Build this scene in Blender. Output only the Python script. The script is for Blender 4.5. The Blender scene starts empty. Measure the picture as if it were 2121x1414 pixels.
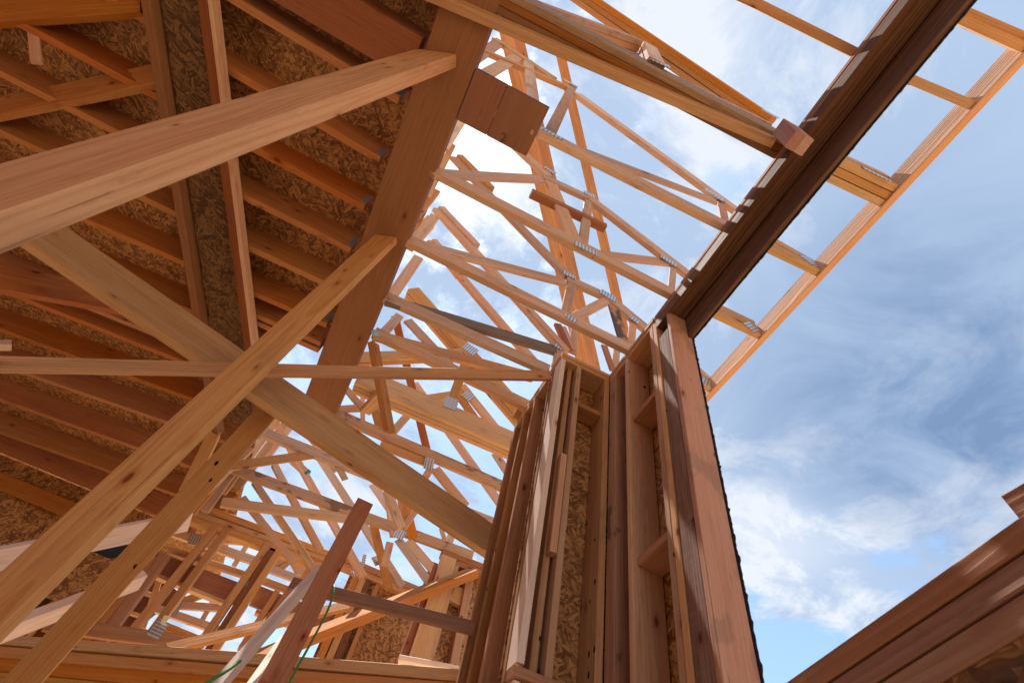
# Timber house frame under construction, seen looking up from the floor.
# Every board is a box with its own axis, width and thickness, in metres (floor at z = 0).
import bpy, math, random
from mathutils import Vector, Matrix

CAMERA_AXES = [[0.89349, -0.42029, 0.15819], [-0.4341, -0.71812, 0.54394], [-0.11502, -0.55467, -0.82408]]
CAMERA_LENS = 19.583
SUN_DIR = [-0.1209, 0.289, 0.9497]
THINGS = [  # baked ends: image pixels unprojected onto assumed planes, lens distortion left in
 ('joist_ceiling', 'dark ceiling of parallel joists under strand board sheathing, beside the wide flat beam', 'ceiling', None, [
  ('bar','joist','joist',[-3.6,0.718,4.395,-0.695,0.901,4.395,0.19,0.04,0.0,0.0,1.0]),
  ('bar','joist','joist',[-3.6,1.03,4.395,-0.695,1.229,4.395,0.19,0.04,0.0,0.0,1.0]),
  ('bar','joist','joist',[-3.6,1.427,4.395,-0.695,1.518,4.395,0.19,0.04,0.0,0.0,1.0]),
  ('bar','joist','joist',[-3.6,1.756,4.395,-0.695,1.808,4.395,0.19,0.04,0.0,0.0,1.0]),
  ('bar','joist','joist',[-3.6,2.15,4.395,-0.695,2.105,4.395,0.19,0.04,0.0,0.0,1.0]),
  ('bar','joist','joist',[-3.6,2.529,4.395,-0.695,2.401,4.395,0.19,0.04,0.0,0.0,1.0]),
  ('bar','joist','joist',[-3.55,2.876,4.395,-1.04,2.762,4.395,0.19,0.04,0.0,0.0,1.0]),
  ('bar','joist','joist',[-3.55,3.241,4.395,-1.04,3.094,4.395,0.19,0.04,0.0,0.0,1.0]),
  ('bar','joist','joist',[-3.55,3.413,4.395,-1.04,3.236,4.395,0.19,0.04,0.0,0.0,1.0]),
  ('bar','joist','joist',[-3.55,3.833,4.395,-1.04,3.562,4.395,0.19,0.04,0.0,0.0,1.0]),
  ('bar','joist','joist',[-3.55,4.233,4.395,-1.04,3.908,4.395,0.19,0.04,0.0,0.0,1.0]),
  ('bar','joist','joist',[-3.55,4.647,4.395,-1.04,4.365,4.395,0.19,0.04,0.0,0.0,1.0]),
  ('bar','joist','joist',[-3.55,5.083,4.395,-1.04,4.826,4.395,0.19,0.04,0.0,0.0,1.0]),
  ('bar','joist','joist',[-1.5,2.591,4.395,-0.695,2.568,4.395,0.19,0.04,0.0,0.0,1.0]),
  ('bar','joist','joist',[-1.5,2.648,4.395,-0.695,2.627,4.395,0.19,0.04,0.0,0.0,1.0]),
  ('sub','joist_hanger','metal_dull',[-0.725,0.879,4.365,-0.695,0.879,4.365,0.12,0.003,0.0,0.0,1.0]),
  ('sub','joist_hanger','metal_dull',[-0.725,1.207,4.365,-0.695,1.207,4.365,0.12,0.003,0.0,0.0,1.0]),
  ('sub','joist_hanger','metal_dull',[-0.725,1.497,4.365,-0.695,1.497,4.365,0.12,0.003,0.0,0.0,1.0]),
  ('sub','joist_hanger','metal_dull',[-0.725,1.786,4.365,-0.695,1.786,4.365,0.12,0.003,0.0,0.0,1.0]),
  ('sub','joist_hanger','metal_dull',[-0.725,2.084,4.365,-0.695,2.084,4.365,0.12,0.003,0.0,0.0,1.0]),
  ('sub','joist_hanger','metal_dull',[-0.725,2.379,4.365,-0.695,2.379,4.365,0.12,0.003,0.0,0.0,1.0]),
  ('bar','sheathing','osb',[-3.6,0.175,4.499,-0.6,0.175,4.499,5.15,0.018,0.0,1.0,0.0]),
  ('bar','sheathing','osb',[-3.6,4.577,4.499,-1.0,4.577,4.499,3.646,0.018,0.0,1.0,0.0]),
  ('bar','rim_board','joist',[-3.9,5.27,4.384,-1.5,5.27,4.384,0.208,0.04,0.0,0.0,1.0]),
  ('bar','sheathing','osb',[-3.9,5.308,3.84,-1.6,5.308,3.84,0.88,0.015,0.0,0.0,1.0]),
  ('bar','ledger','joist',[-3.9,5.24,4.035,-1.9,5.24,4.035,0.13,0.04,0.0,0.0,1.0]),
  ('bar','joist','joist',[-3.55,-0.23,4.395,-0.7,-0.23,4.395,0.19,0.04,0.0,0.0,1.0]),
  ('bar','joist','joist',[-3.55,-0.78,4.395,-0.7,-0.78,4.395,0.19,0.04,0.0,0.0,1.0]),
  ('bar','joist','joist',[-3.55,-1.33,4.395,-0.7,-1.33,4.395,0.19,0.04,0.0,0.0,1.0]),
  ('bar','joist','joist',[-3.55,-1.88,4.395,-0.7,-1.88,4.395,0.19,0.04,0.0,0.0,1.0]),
 ]),
 ('flush_beam', 'wide smooth brown beam lying among the ceiling joists near the top edge', 'beam', None, [
  ('bar','','lvl',[-3.5,0.571,4.375,-0.68,0.689,4.375,0.2,0.18,0.0,1.0,0.0]),
 ]),
 ('girder_beam', 'broad reddish brown girder running past the joist ends, seen from directly below', 'beam', None, [
  ('bar','','lvl',[-0.548,-0.737,4.345,-0.57,3.188,4.345,0.243,0.09,1.0,0.0,0.0],'',0.029888259619498255,0.0),  # bent sideways to follow the beam's lens-curved edges in the image
 ]),
 ('beam_stub', 'short wide stub of two boards jutting from the girder before the sun', 'beam', None, [
  ('bar','board','lvl',[-0.321,0.598,4.316,-0.321,0.847,4.316,0.1619,0.04,1.0,0.0,0.0]),
  ('bar','board','lvl',[-0.128,0.598,4.316,-0.128,0.847,4.316,0.2201,0.04,1.0,0.0,0.0]),
  ('tube','pencil_mark','ink',[[-0.173,0.81,4.295],[-0.168,0.8,4.295],[-0.154,0.8,4.295],[-0.151,0.812,4.295],[-0.157,0.828,4.295],[-0.162,0.841,4.295],[-0.15,0.832,4.295],[-0.141,0.83,4.295]],0.0018),
 ]),
 ('framed_chase', 'narrow box of two rails with a dark strand board strip between, hung below the joists', 'framed box', None, [
  ('bar','rail','dark',[-1.783,0.4,4.257,-0.914,3.502,4.257,0.084,0.045,0.0,0.0,1.0]),
  ('bar','edge_strip','pale',[-1.749,0.391,4.251,-0.88,3.493,4.251,0.066,0.022,0.0,0.0,1.0]),  # added strip: pale colour stands in for the rail's sky-lit side
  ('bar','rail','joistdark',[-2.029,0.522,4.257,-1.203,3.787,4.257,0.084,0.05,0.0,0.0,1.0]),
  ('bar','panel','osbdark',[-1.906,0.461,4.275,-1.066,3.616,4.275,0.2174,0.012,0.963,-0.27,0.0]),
 ]),
 ('diagonal_brace', 'thick pale brace crossing the top left corner and ending on the girder', 'brace', 'loose diagonal braces under the ceiling', [
  ('bar','','fir',[-0.791,0.722,1.681,-0.588,0.642,4.305,0.1903,0.0592,-0.936,0.342,0.083]),
 ]),
 ('diagonal_brace', 'long brace from the lower left edge to the girder, in front of all others', 'brace', 'loose diagonal braces under the ceiling', [
  ('bar','','fir',[-0.716,1.773,1.564,-0.526,1.633,4.303,0.1317,0.0404,-0.93,0.358,0.083]),
 ]),
 ('plank_brace', 'wide knotty plank slanting from behind the pale brace down to the tall stud wall', 'brace', 'loose diagonal braces under the ceiling', [
  ('bar','','fir',[-2.291,1.66,3.38,0.718,2.517,3.391,0.1947,0.0545,-0.027,0.083,0.996]),
 ]),
 ('horizontal_brace', 'thin level brace from the left edge to the corner stud under the trusses', 'brace', 'loose diagonal braces under the ceiling', [
  ('bar','','fir',[-1.825,2.002,2.579,0.672,1.896,4.161,0.0598,0.0304,-0.529,-0.22,0.82]),
 ]),
 ('nailed_brace', 'tan brace full of nail holes rising to meet the wide knotty plank', 'brace', 'loose diagonal braces under the ceiling', [
  ('bar','','nailed',[-0.819,2.655,1.633,-0.626,2.338,3.454,0.1019,0.0317,-0.985,-0.151,0.078]),
 ]),
 ('short_plank', 'short light plank between the left edge and the box rail, lower of two', 'plank', 'short planks nailed below the joists', [
  ('bar','','joist',[-3.067,2.218,4.346,-1.891,1.379,4.346,0.1311,0.0496,-0.381,-0.534,0.755]),
 ]),
 ('short_plank', 'short dark plank at the very top left corner, upper of two', 'plank', 'short planks nailed below the joists', [
  ('bar','','joist',[-3.043,1.635,4.336,-1.99,1.057,4.336,0.1473,0.0569,-0.394,-0.718,0.574]),
 ]),
 ('cut_plank', 'ochre plank with a pointed end emerging at the left edge below the wide knotty plank', 'plank', None, [
  ('bar','','joist',[-2.06,1.926,3.012,-1.567,2.385,3.763,0.125,0.0489,-0.602,-0.441,0.665]),
 ]),
 ('offcut_block', 'small pale wood block hanging between the joists in the top left corner', 'block', None, [
  ('bar','','pale',[-2.562,1.47,4.339,-2.401,1.54,4.169,0.048,0.0217,-0.753,0.232,-0.615]),
 ]),
 ('offcut_block', 'small pinkish block peeking in at the left edge above the level brace', 'block', None, [
  ('bar','','pale',[-1.835,2.31,3.055,-1.696,2.322,3.18,0.0523,0.0342,-0.637,0.385,0.667]),
 ]),
 ('roof_truss', 'roof truss with a broad rough web, next behind the triple girder truss', 'roof truss', 'timber roof trusses overhead', [
  ('bar','bottom_chord','truss',[-0.323,0.738,4.345,1.222,0.698,4.345,0.089,0.038,-0.0,-0.0,1.0]),
  ('bar','top_chord','truss',[0.106,0.727,5.673,1.308,0.696,4.656,0.08,0.0348,0.646,-0.017,0.763]),
  ('bar','top_chord','spruce',[-0.58,0.745,5.526,0.06,0.728,5.757,0.06,0.0316,-0.34,0.009,0.94]),
  ('bar','scab','spruce',[-0.608,0.746,6.131,-0.093,0.732,5.797,0.09,0.0284,0.544,-0.014,0.839]),
  ('bar','web','rough',[0.056,0.728,5.858,0.038,0.729,4.379,0.0641,0.0252,-1.0,0.026,0.012]),
  ('bar','web','rough',[-0.319,0.738,6.008,-0.013,0.73,4.3,0.0734,0.022,0.984,-0.026,0.177]),
  ('bar','web','truss',[0.116,0.727,4.363,1.048,0.703,4.729,0.07,0.0188,-0.365,0.009,0.931]),
  ('bar','web','pale',[1.101,0.701,4.791,1.06,0.702,4.413,0.0522,0.0156,-0.994,0.026,0.108]),
  ('bar','web','rough',[-0.391,0.74,6.02,-0.448,0.741,4.596,0.0861,0.0124,-0.999,0.026,0.04]),
  ('bar','web','rough',[-0.577,0.745,6.216,-0.559,0.744,4.932,0.087,0.012,1.0,-0.026,0.014]),
  ('bar','connector_plate','metal',[-0.014,0.71,4.37,0.11,0.706,4.355,0.045,0.003,-0.118,0.003,-0.993]),
  ('bar','connector_plate','metal',[-0.023,0.71,5.869,0.088,0.707,5.843,0.045,0.003,-0.233,0.006,-0.972]),
  ('bar','connector_plate','metal',[0.992,0.684,4.815,1.103,0.681,4.754,0.06,0.003,-0.482,0.013,-0.876]),
  ('bar','tail_bottom','spruce',[1.051,0.701,4.339,1.586,0.675,4.339,0.079,0.038,-0.0,-0.0,1.0]),
  ('bar','tail_top','spruce',[1.154,0.696,4.523,1.586,0.675,4.395,0.079,0.034,0.283,-0.014,0.959]),
  ('bar','connector_plate','metal',[1.508,0.658,4.407,1.572,0.655,4.327,0.075,0.003,-0.78,0.037,-0.625]),
 ]),
 ('roof_truss', 'roof truss whose chord crosses mid sky and rests by the long header', 'roof truss', 'timber roof trusses overhead', [
  ('bar','bottom_chord','truss',[-0.429,1.161,4.345,1.185,1.161,4.345,0.089,0.038,-0.0,0.0,1.0]),
  ('bar','top_chord','truss',[0.484,1.161,5.142,1.321,1.161,4.66,0.085,0.0348,0.499,-0.0,0.866]),
  ('bar','top_chord','truss',[0.133,1.161,5.094,0.466,1.161,5.15,0.075,0.0316,-0.166,0.0,0.986]),
  ('bar','top_chord','truss',[-0.285,1.161,5.557,0.167,1.161,5.155,0.08,0.0284,0.665,-0.0,0.747]),
  ('bar','web','truss',[-0.426,1.161,4.295,0.123,1.161,5.043,0.075,0.0252,-0.806,0.0,0.592]),
  ('bar','web','truss',[0.181,1.161,5.115,0.423,1.161,4.383,0.0869,0.022,0.949,-0.0,0.314]),
  ('bar','web','rough',[0.472,1.161,5.104,0.472,1.161,4.32,0.059,0.0188,-1.0,0.0,0.001]),
  ('bar','web','truss',[0.517,1.161,4.324,1.026,1.161,4.748,0.075,0.0156,-0.641,0.0,0.768]),
  ('bar','web','pale',[1.085,1.161,4.729,1.037,1.161,4.367,0.044,0.0124,-0.992,0.0,0.13]),
  ('bar','purlin_scab','red',[0.099,1.167,4.749,0.606,1.167,4.811,0.045,0.05,-0.12,0.0,0.993]),
  ('bar','connector_plate','metal',[0.118,1.141,5.253,0.201,1.141,5.231,0.05,0.003,-0.256,0.0,-0.967]),
  ('bar','connector_plate','metal',[0.425,1.141,5.173,0.512,1.141,5.198,0.05,0.003,0.275,-0.0,-0.961]),
  ('bar','connector_plate','metal',[0.416,1.141,4.315,0.552,1.141,4.32,0.05,0.003,0.033,-0.0,-0.999]),
  ('bar','connector_plate','metal',[0.988,1.141,4.766,1.1,1.141,4.745,0.055,0.003,-0.184,0.0,-0.983]),
  ('bar','tail_bottom','spruce',[1.093,1.144,4.339,1.586,1.126,4.339,0.079,0.038,-0.0,-0.0,1.0]),
  ('bar','tail_top','spruce',[1.156,1.142,4.407,1.567,1.127,4.398,0.079,0.034,0.022,-0.001,1.0]),
  ('bar','connector_plate','metal',[1.492,1.109,4.352,1.557,1.107,4.295,0.075,0.003,-0.662,0.023,-0.749]),
 ]),
 ('roof_truss', 'roof truss whose chord lands beside the corner of the tall stud walls', 'roof truss', 'timber roof trusses overhead', [
  ('bar','bottom_chord','truss',[-0.43,1.603,4.345,1.084,1.597,4.345,0.089,0.038,-0.0,-0.0,1.0]),
  ('bar','top_chord','truss',[0.885,1.598,4.846,1.613,1.594,4.418,0.085,0.0348,0.507,-0.002,0.862]),
  ('bar','top_chord','truss',[0.567,1.599,4.819,0.862,1.598,4.846,0.08,0.0316,-0.091,0.0,0.996]),
  ('bar','top_chord','truss',[-0.537,1.604,5.862,0.579,1.599,4.861,0.08,0.0284,0.668,-0.003,0.744]),
  ('bar','scab','fir',[-0.506,1.604,5.92,-0.158,1.602,5.613,0.06,0.062,0.661,-0.003,0.75]),
  ('bar','web','truss',[-0.419,1.603,4.333,0.56,1.599,4.762,0.075,0.0252,-0.401,0.002,0.916]),
  ('bar','web','rough',[0.61,1.599,4.831,0.595,1.599,4.349,0.06,0.022,-1.0,0.004,0.031]),
  ('bar','web','truss',[0.639,1.599,4.364,0.873,1.598,4.806,0.0679,0.0188,-0.883,0.004,0.469]),
  ('bar','web','stained',[0.918,1.597,4.78,1.007,1.597,4.36,0.0761,0.0156,0.978,-0.004,0.209]),
  ('bar','web','pale',[1.074,1.597,4.713,1.044,1.597,4.368,0.053,0.0124,-0.996,0.004,0.085]),
  ('bar','connector_plate','metal',[0.531,1.579,4.861,0.622,1.578,4.858,0.05,0.003,-0.032,0.0,-1.0]),
  ('bar','connector_plate','metal',[0.81,1.577,4.855,0.936,1.577,4.836,0.07,0.003,-0.153,0.001,-0.988]),
  ('bar','connector_plate','metal',[0.589,1.578,4.344,0.667,1.578,4.332,0.045,0.003,-0.143,0.001,-0.99]),
  ('bar','connector_plate','metal',[1.037,1.576,4.713,1.102,1.576,4.687,0.05,0.003,-0.364,0.002,-0.931]),
  ('bar','tail_bottom','spruce',[1.212,1.563,4.34,1.584,1.573,4.339,0.079,0.038,0.0,0.0,1.0]),
  ('bar','tail_top','spruce',[1.329,1.567,4.518,1.589,1.574,4.337,0.079,0.034,0.571,0.015,0.821]),
  ('bar','connector_plate','metal',[1.505,1.551,4.337,1.568,1.552,4.316,0.075,0.003,-0.321,-0.009,-0.947]),
 ]),
 ('roof_truss', 'roof truss with a dark weathered web, ending at the sunlit white corner post', 'roof truss', 'timber roof trusses overhead', [
  ('bar','bottom_chord','truss',[-0.434,2.033,4.345,0.693,1.995,4.345,0.089,0.038,-0.0,-0.0,1.0]),
  ('bar','top_chord','truss',[-0.501,2.035,5.786,0.79,1.991,4.624,0.08,0.0348,0.668,-0.023,0.744]),
  ('bar','scab','truss',[-0.474,2.034,5.822,-0.07,2.02,5.476,0.06,0.062,0.65,-0.022,0.76]),
  ('bar','scab','truss',[0.51,2.001,4.873,0.786,1.992,4.624,0.05,0.062,0.669,-0.023,0.743]),
  ('bar','web','weathered',[-0.409,2.032,4.319,0.718,1.994,4.588,0.085,0.0316,-0.232,0.008,0.973]),
  ('bar','web','truss',[0.74,1.993,4.607,0.732,1.993,4.411,0.0523,0.0284,-0.998,0.034,0.044]),
  ('bar','web','red',[0.699,1.995,4.913,0.816,1.991,4.651,0.0567,0.0252,0.912,-0.031,0.408]),
  ('bar','web','truss',[0.745,1.993,4.91,0.843,1.99,4.683,0.0426,0.022,0.918,-0.031,0.395]),
  ('bar','web','truss',[0.827,1.99,5.071,0.842,1.99,4.647,0.0523,0.0188,0.999,-0.034,0.036]),
  ('bar','web','red',[1.075,1.982,4.917,1.148,1.979,4.657,0.051,0.0156,0.963,-0.033,0.269]),
  ('bar','web','pale',[1.181,1.978,4.977,1.163,1.979,4.678,0.0518,0.0124,-0.998,0.034,0.062]),
  ('bar','connector_plate','metal',[0.694,1.974,4.632,0.753,1.972,4.617,0.05,0.003,-0.245,0.008,-0.97]),
 ]),
 ('roof_truss', 'roof truss with a light web just above the level brace', 'roof truss', 'timber roof trusses overhead', [
  ('bar','bottom_chord','truss',[-0.406,2.322,4.345,0.709,2.327,4.345,0.089,0.038,0.0,0.0,1.0]),
  ('bar','top_chord','truss',[-0.446,2.322,5.774,0.82,2.327,4.721,0.08,0.0348,0.639,0.003,0.769]),
  ('bar','scab','truss',[-0.421,2.322,5.799,-0.093,2.323,5.474,0.05,0.062,0.704,0.003,0.71]),
  ('bar','web','spruce',[-0.402,2.322,4.319,0.691,2.327,4.655,0.085,0.0316,-0.293,-0.001,0.956]),
  ('bar','web','truss',[-0.45,2.322,5.443,-0.449,2.322,4.791,0.0796,0.0284,1.0,0.004,0.003]),
  ('bar','web','truss',[-0.327,2.322,4.626,-0.358,2.322,4.34,0.059,0.0252,-0.994,-0.004,0.108]),
  ('bar','web','truss',[-0.263,2.322,4.618,0.204,2.325,4.325,0.07,0.022,0.531,0.002,0.847]),
  ('bar','connector_plate','metal',[-0.418,2.301,4.338,-0.377,2.301,4.302,0.05,0.003,-0.659,-0.003,-0.752]),
  ('bar','connector_plate','metal',[0.63,2.306,4.623,0.676,2.306,4.622,0.04,0.003,-0.021,-0.0,-1.0]),
 ]),
 ('girder_truss', 'multi ply girder truss with a deep bottom chord and bright plates', 'roof truss', 'timber roof trusses overhead', [
  ('bar','bottom_chord','spruce',[-0.399,2.761,4.385,0.827,2.713,4.385,0.17,0.037,0.0,0.0,1.0]),
  ('bar','top_chord','spruce',[-0.413,2.761,5.653,0.897,2.71,4.629,0.12,0.0365,0.615,-0.024,0.788]),
  ('bar','web','spruce',[-0.495,2.764,4.545,0.196,2.737,5.095,0.08,0.036,-0.622,0.024,0.783]),
  ('bar','bottom_chord','spruce',[-0.398,2.8,4.385,0.828,2.752,4.385,0.17,0.037,0.0,0.0,1.0]),
  ('bar','top_chord','spruce',[-0.412,2.801,5.653,0.898,2.749,4.629,0.12,0.0365,0.615,-0.024,0.788]),
  ('bar','web','spruce',[-0.494,2.804,4.545,0.198,2.777,5.095,0.08,0.036,-0.622,0.024,0.783]),
  ('bar','bottom_chord','spruce',[-0.396,2.84,4.385,0.83,2.792,4.385,0.17,0.037,0.0,0.0,1.0]),
  ('bar','top_chord','spruce',[-0.41,2.84,5.653,0.9,2.789,4.629,0.12,0.0365,0.615,-0.024,0.788]),
  ('bar','web','spruce',[0.252,2.734,5.039,0.262,2.734,4.474,0.0696,0.03,0.999,-0.039,0.017]),
  ('bar','connector_plate','metal',[0.191,2.717,5.183,0.302,2.713,5.15,0.1,0.003,-0.282,0.011,-0.959]),
  ('bar','connector_plate','metal',[0.256,2.715,4.537,0.264,2.714,4.423,0.1,0.003,-0.997,0.039,-0.073]),
  ('bar','web','spruce',[-0.662,2.809,7.08,-0.683,2.81,6.568,0.1148,0.115,-0.998,0.039,0.041]),
 ]),
 ('roof_truss', 'roof truss with black spray marks along its bottom chord', 'roof truss', 'timber roof trusses overhead', [
  ('bar','bottom_chord','sprayed',[-0.517,3.166,4.345,0.892,3.134,4.345,0.089,0.038,-0.0,-0.0,1.0]),
  ('bar','web','spruce',[-0.066,3.156,4.249,0.299,3.148,4.268,0.075,0.012,-0.051,0.001,0.999]),
  ('bar','web','truss',[0.337,3.147,4.235,0.324,3.147,4.144,0.0519,0.0348,-0.989,0.022,0.144]),
  ('bar','web','truss',[0.371,3.146,4.243,0.659,3.139,4.041,0.07,0.0316,0.575,-0.013,0.818]),
  ('bar','web','truss',[-0.043,3.155,4.995,0.901,3.134,4.188,0.075,0.012,0.65,-0.015,0.76]),
  ('bar','web','truss',[0.773,3.137,4.629,1.188,3.128,4.21,0.075,0.012,0.71,-0.016,0.704]),
  ('bar','connector_plate','metal',[0.276,3.128,4.246,0.346,3.126,4.255,0.11,0.003,0.129,-0.003,-0.992]),
  ('bar','web','truss',[0.032,3.153,4.671,-0.044,3.155,4.308,0.0596,0.0284,-0.978,0.022,0.207]),
  ('bar','web','spruce',[-0.465,3.165,4.39,-0.18,3.158,4.602,0.07,0.012,-0.598,0.013,0.802]),
  ('bar','web','truss',[-0.542,3.166,4.655,-0.305,3.161,4.504,0.053,0.0252,0.537,-0.012,0.843]),
  ('bar','web','orange',[-0.237,3.16,4.57,-0.085,3.156,4.336,0.065,0.012,0.839,-0.019,0.544]),
  ('bar','web','truss',[-0.375,3.163,4.676,-0.249,3.16,4.374,0.0328,0.022,0.922,-0.021,0.387]),
 ]),
 ('roof_truss', 'roof truss partly hidden behind the deep girder chord, with one plated joint above it', 'roof truss', 'timber roof trusses overhead', [
  ('bar','web','spruce',[0.071,2.999,4.685,0.341,2.999,4.945,0.07,0.038,-0.694,-0.0,0.72]),
  ('bar','web','truss',[0.318,2.999,5.035,0.748,2.999,4.7,0.0713,0.0348,0.615,-0.0,0.788]),
  ('bar','web','spruce',[0.323,2.999,4.916,0.504,2.999,4.752,0.0626,0.0316,0.67,-0.0,0.742]),
  ('bar','connector_plate','metal',[0.357,2.978,4.952,0.435,2.979,4.917,0.1,0.003,-0.409,0.0,-0.913]),
 ]),
 ('roof_truss', 'roof truss seen just behind the wide knotty plank', 'roof truss', 'timber roof trusses overhead', [
  ('bar','bottom_chord','truss',[-0.894,3.683,4.345,1.094,3.556,4.345,0.089,0.038,-0.0,-0.0,1.0]),
  ('bar','connector_plate','metal',[-0.15,3.615,4.366,-0.05,3.609,4.366,0.09,0.003,-0.007,0.0,-1.0]),
  ('bar','web','truss',[0.139,3.617,4.258,0.343,3.604,3.999,0.0688,0.0348,0.784,-0.05,0.619]),
  ('bar','web','orange',[0.26,3.61,4.243,0.358,3.603,4.058,0.068,0.012,0.882,-0.056,0.468]),
  ('bar','web','truss',[0.397,3.601,4.212,0.353,3.604,4.003,0.0474,0.0316,-0.977,0.062,0.204]),
  ('bar','web','spruce',[-0.98,3.689,3.952,-0.25,3.642,4.522,0.08,0.012,-0.613,0.039,0.789]),
  ('bar','web','truss',[-0.295,3.645,4.318,-0.19,3.638,4.22,0.0498,0.012,0.68,-0.043,0.732]),
 ]),
 ('roof_truss', 'roof truss with a dark split along its bottom chord, low in the middle', 'roof truss', 'timber roof trusses overhead', [
  ('bar','bottom_chord','sprayed',[-1.145,4.269,4.345,1.034,4.064,4.345,0.089,0.038,-0.0,-0.0,1.0]),
  ('bar','connector_plate','metal',[0.344,4.108,4.302,0.435,4.1,4.296,0.1,0.003,-0.062,0.006,-0.998]),
  ('bar','web','truss',[0.361,4.127,4.27,0.19,4.143,4.605,0.0706,0.0348,0.886,-0.084,0.456]),
  ('bar','web','truss',[0.402,4.123,4.335,0.427,4.121,4.635,0.0664,0.0316,-0.992,0.094,0.081]),
  ('bar','web','spruce',[-0.978,4.254,4.033,-0.033,4.164,4.285,0.085,0.0284,-0.256,0.024,0.966]),
  ('bar','web','truss',[0.015,4.16,4.683,0.416,4.122,4.362,0.08,0.012,0.621,-0.059,0.782]),
  ('bar','web','truss',[0.397,4.124,4.256,0.764,4.089,3.983,0.07,0.012,0.593,-0.056,0.803]),
  ('bar','web','truss',[0.476,4.116,4.276,0.808,4.085,4.073,0.08,0.012,0.517,-0.049,0.855]),
  ('bar','web','truss',[0.346,4.129,4.206,0.374,4.126,3.992,0.0616,0.012,0.987,-0.093,0.132]),
  ('bar','web','spruce',[0.71,4.094,4.495,0.797,4.086,4.352,0.0398,0.012,0.848,-0.08,0.524]),
  ('bar','web','truss',[0.813,4.084,4.472,0.799,4.086,4.296,0.0697,0.012,-0.992,0.094,0.079]),
 ]),
 ('rafter', 'pale rafter left of the blue tipped scab, behind the split chord', 'rafter', 'rafters of the far roof slope', [
  ('bar','','truss',[-0.822,4.319,4.576,-0.136,4.319,4.026,0.0556,0.038,0.625,-0.0,0.78]),
 ]),
 ('rafter', 'rafter furthest left in the open sky above the far top plate', 'rafter', 'rafters of the far roof slope', [
  ('bar','','truss',[-0.892,4.409,4.407,-0.136,4.409,3.922,0.0543,0.038,0.541,-0.0,0.841]),
 ]),
 ('rafter', 'nail dotted rafter that carries the blue tipped scab', 'rafter', 'rafters of the far roof slope', [
  ('bar','','truss',[-1.059,4.499,5.124,0.278,4.499,4.06,0.0621,0.038,0.623,-0.0,0.782]),
 ]),
 ('rafter', 'long rafter passing just behind the upright dark plank', 'rafter', 'rafters of the far roof slope', [
  ('bar','','truss',[-0.569,4.589,5.054,0.622,4.589,4.166,0.066,0.038,0.598,-0.0,0.802]),
 ]),
 ('rafter', 'short rafter stub with a notched tip under the wide knotty plank', 'rafter', 'rafters of the far roof slope', [
  ('bar','','truss',[-0.953,4.319,5.161,-0.324,4.319,4.793,0.0695,0.038,0.505,-0.0,0.863]),
 ]),
 ('rafter', 'rafter end low behind the plated web, far left of the sky', 'rafter', 'rafters of the far roof slope', [
  ('bar','','truss',[-0.9,4.409,4.233,-0.268,4.409,3.895,0.0527,0.038,0.471,-0.0,0.882]),
 ]),
 ('rafter', 'nail dotted scab with a blue painted tip', 'rafter', 'rafters of the far roof slope', [
  ('bar','board','truss',[-0.76,4.499,4.833,-0.585,4.499,4.766,0.0682,0.038,0.353,-0.0,0.936]),
  ('bar','painted_tip','bluepaint',[-0.584,4.499,4.766,-0.557,4.499,4.756,0.0702,0.04,0.353,-0.0,0.936]),
 ]),
 ('web_board', 'broad pale web board rising along the nailed brace', 'web board', 'web boards of the far trusses seen in a row', [
  ('bar','','pale',[-1.01,4.119,4.59,-1.125,4.119,3.735,0.0587,0.038,-0.991,0.0,0.133]),
 ]),
 ('web_board', 'orange lit web board second from the nailed brace', 'web board', 'web boards of the far trusses seen in a row', [
  ('bar','','orange',[-1.07,4.219,4.925,-1.096,4.219,3.837,0.0479,0.038,-1.0,0.0,0.024]),
 ]),
 ('web_board', 'pale web board third from the nailed brace', 'web board', 'web boards of the far trusses seen in a row', [
  ('bar','','pale',[-1.093,4.319,5.179,-1.054,4.319,3.952,0.0576,0.038,1.0,-0.0,0.032]),
 ]),
 ('web_board', 'thin amber web board among the far webs', 'web board', 'web boards of the far trusses seen in a row', [
  ('bar','','spruce',[-1.057,4.419,5.336,-1.046,4.419,4.209,0.0433,0.038,1.0,-0.0,0.009]),
 ]),
 ('web_board', 'pinkish web board beside the open sky', 'web board', 'web boards of the far trusses seen in a row', [
  ('bar','','fir',[-1.007,4.519,5.38,-1.006,4.519,4.363,0.0668,0.038,1.0,-0.0,0.001]),
 ]),
 ('web_board', 'short pale web board nearest the wide knotty plank', 'web board', 'web boards of the far trusses seen in a row', [
  ('bar','','pale',[-0.963,4.619,5.46,-0.98,4.619,4.791,0.066,0.038,-1.0,0.0,0.026]),
 ]),
 ('girder_truss', 'triple ply girder truss at the top with rough stained boards', 'roof truss', 'timber roof trusses overhead', [
  ('bar','bottom_chord','roughchord',[-1.21,0.292,4.4,1.04,0.235,4.4,0.2,0.0315,0.0,0.0,1.0]),
  ('bar','bottom_chord','redbrown',[-1.209,0.325,4.4,1.041,0.268,4.4,0.2,0.0315,0.0,0.0,1.0]),
  ('bar','bottom_chord','redbrown',[-1.208,0.358,4.4,1.042,0.301,4.4,0.2,0.0315,0.0,0.0,1.0]),
  ('bar','top_chord','orange',[-0.211,0.172,5.712,1.075,0.215,4.821,0.1,0.0315,0.569,0.019,0.822]),
  ('bar','top_chord','orange',[-0.212,0.205,5.712,1.074,0.248,4.821,0.1,0.0315,0.569,0.019,0.822]),
  ('bar','top_chord','orange',[-0.213,0.237,5.712,1.073,0.281,4.821,0.1,0.0315,0.569,0.019,0.822]),
  ('bar','web','rough',[-0.287,0.277,4.645,0.259,0.233,5.151,0.085,0.0315,-0.677,0.054,0.734]),
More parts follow.
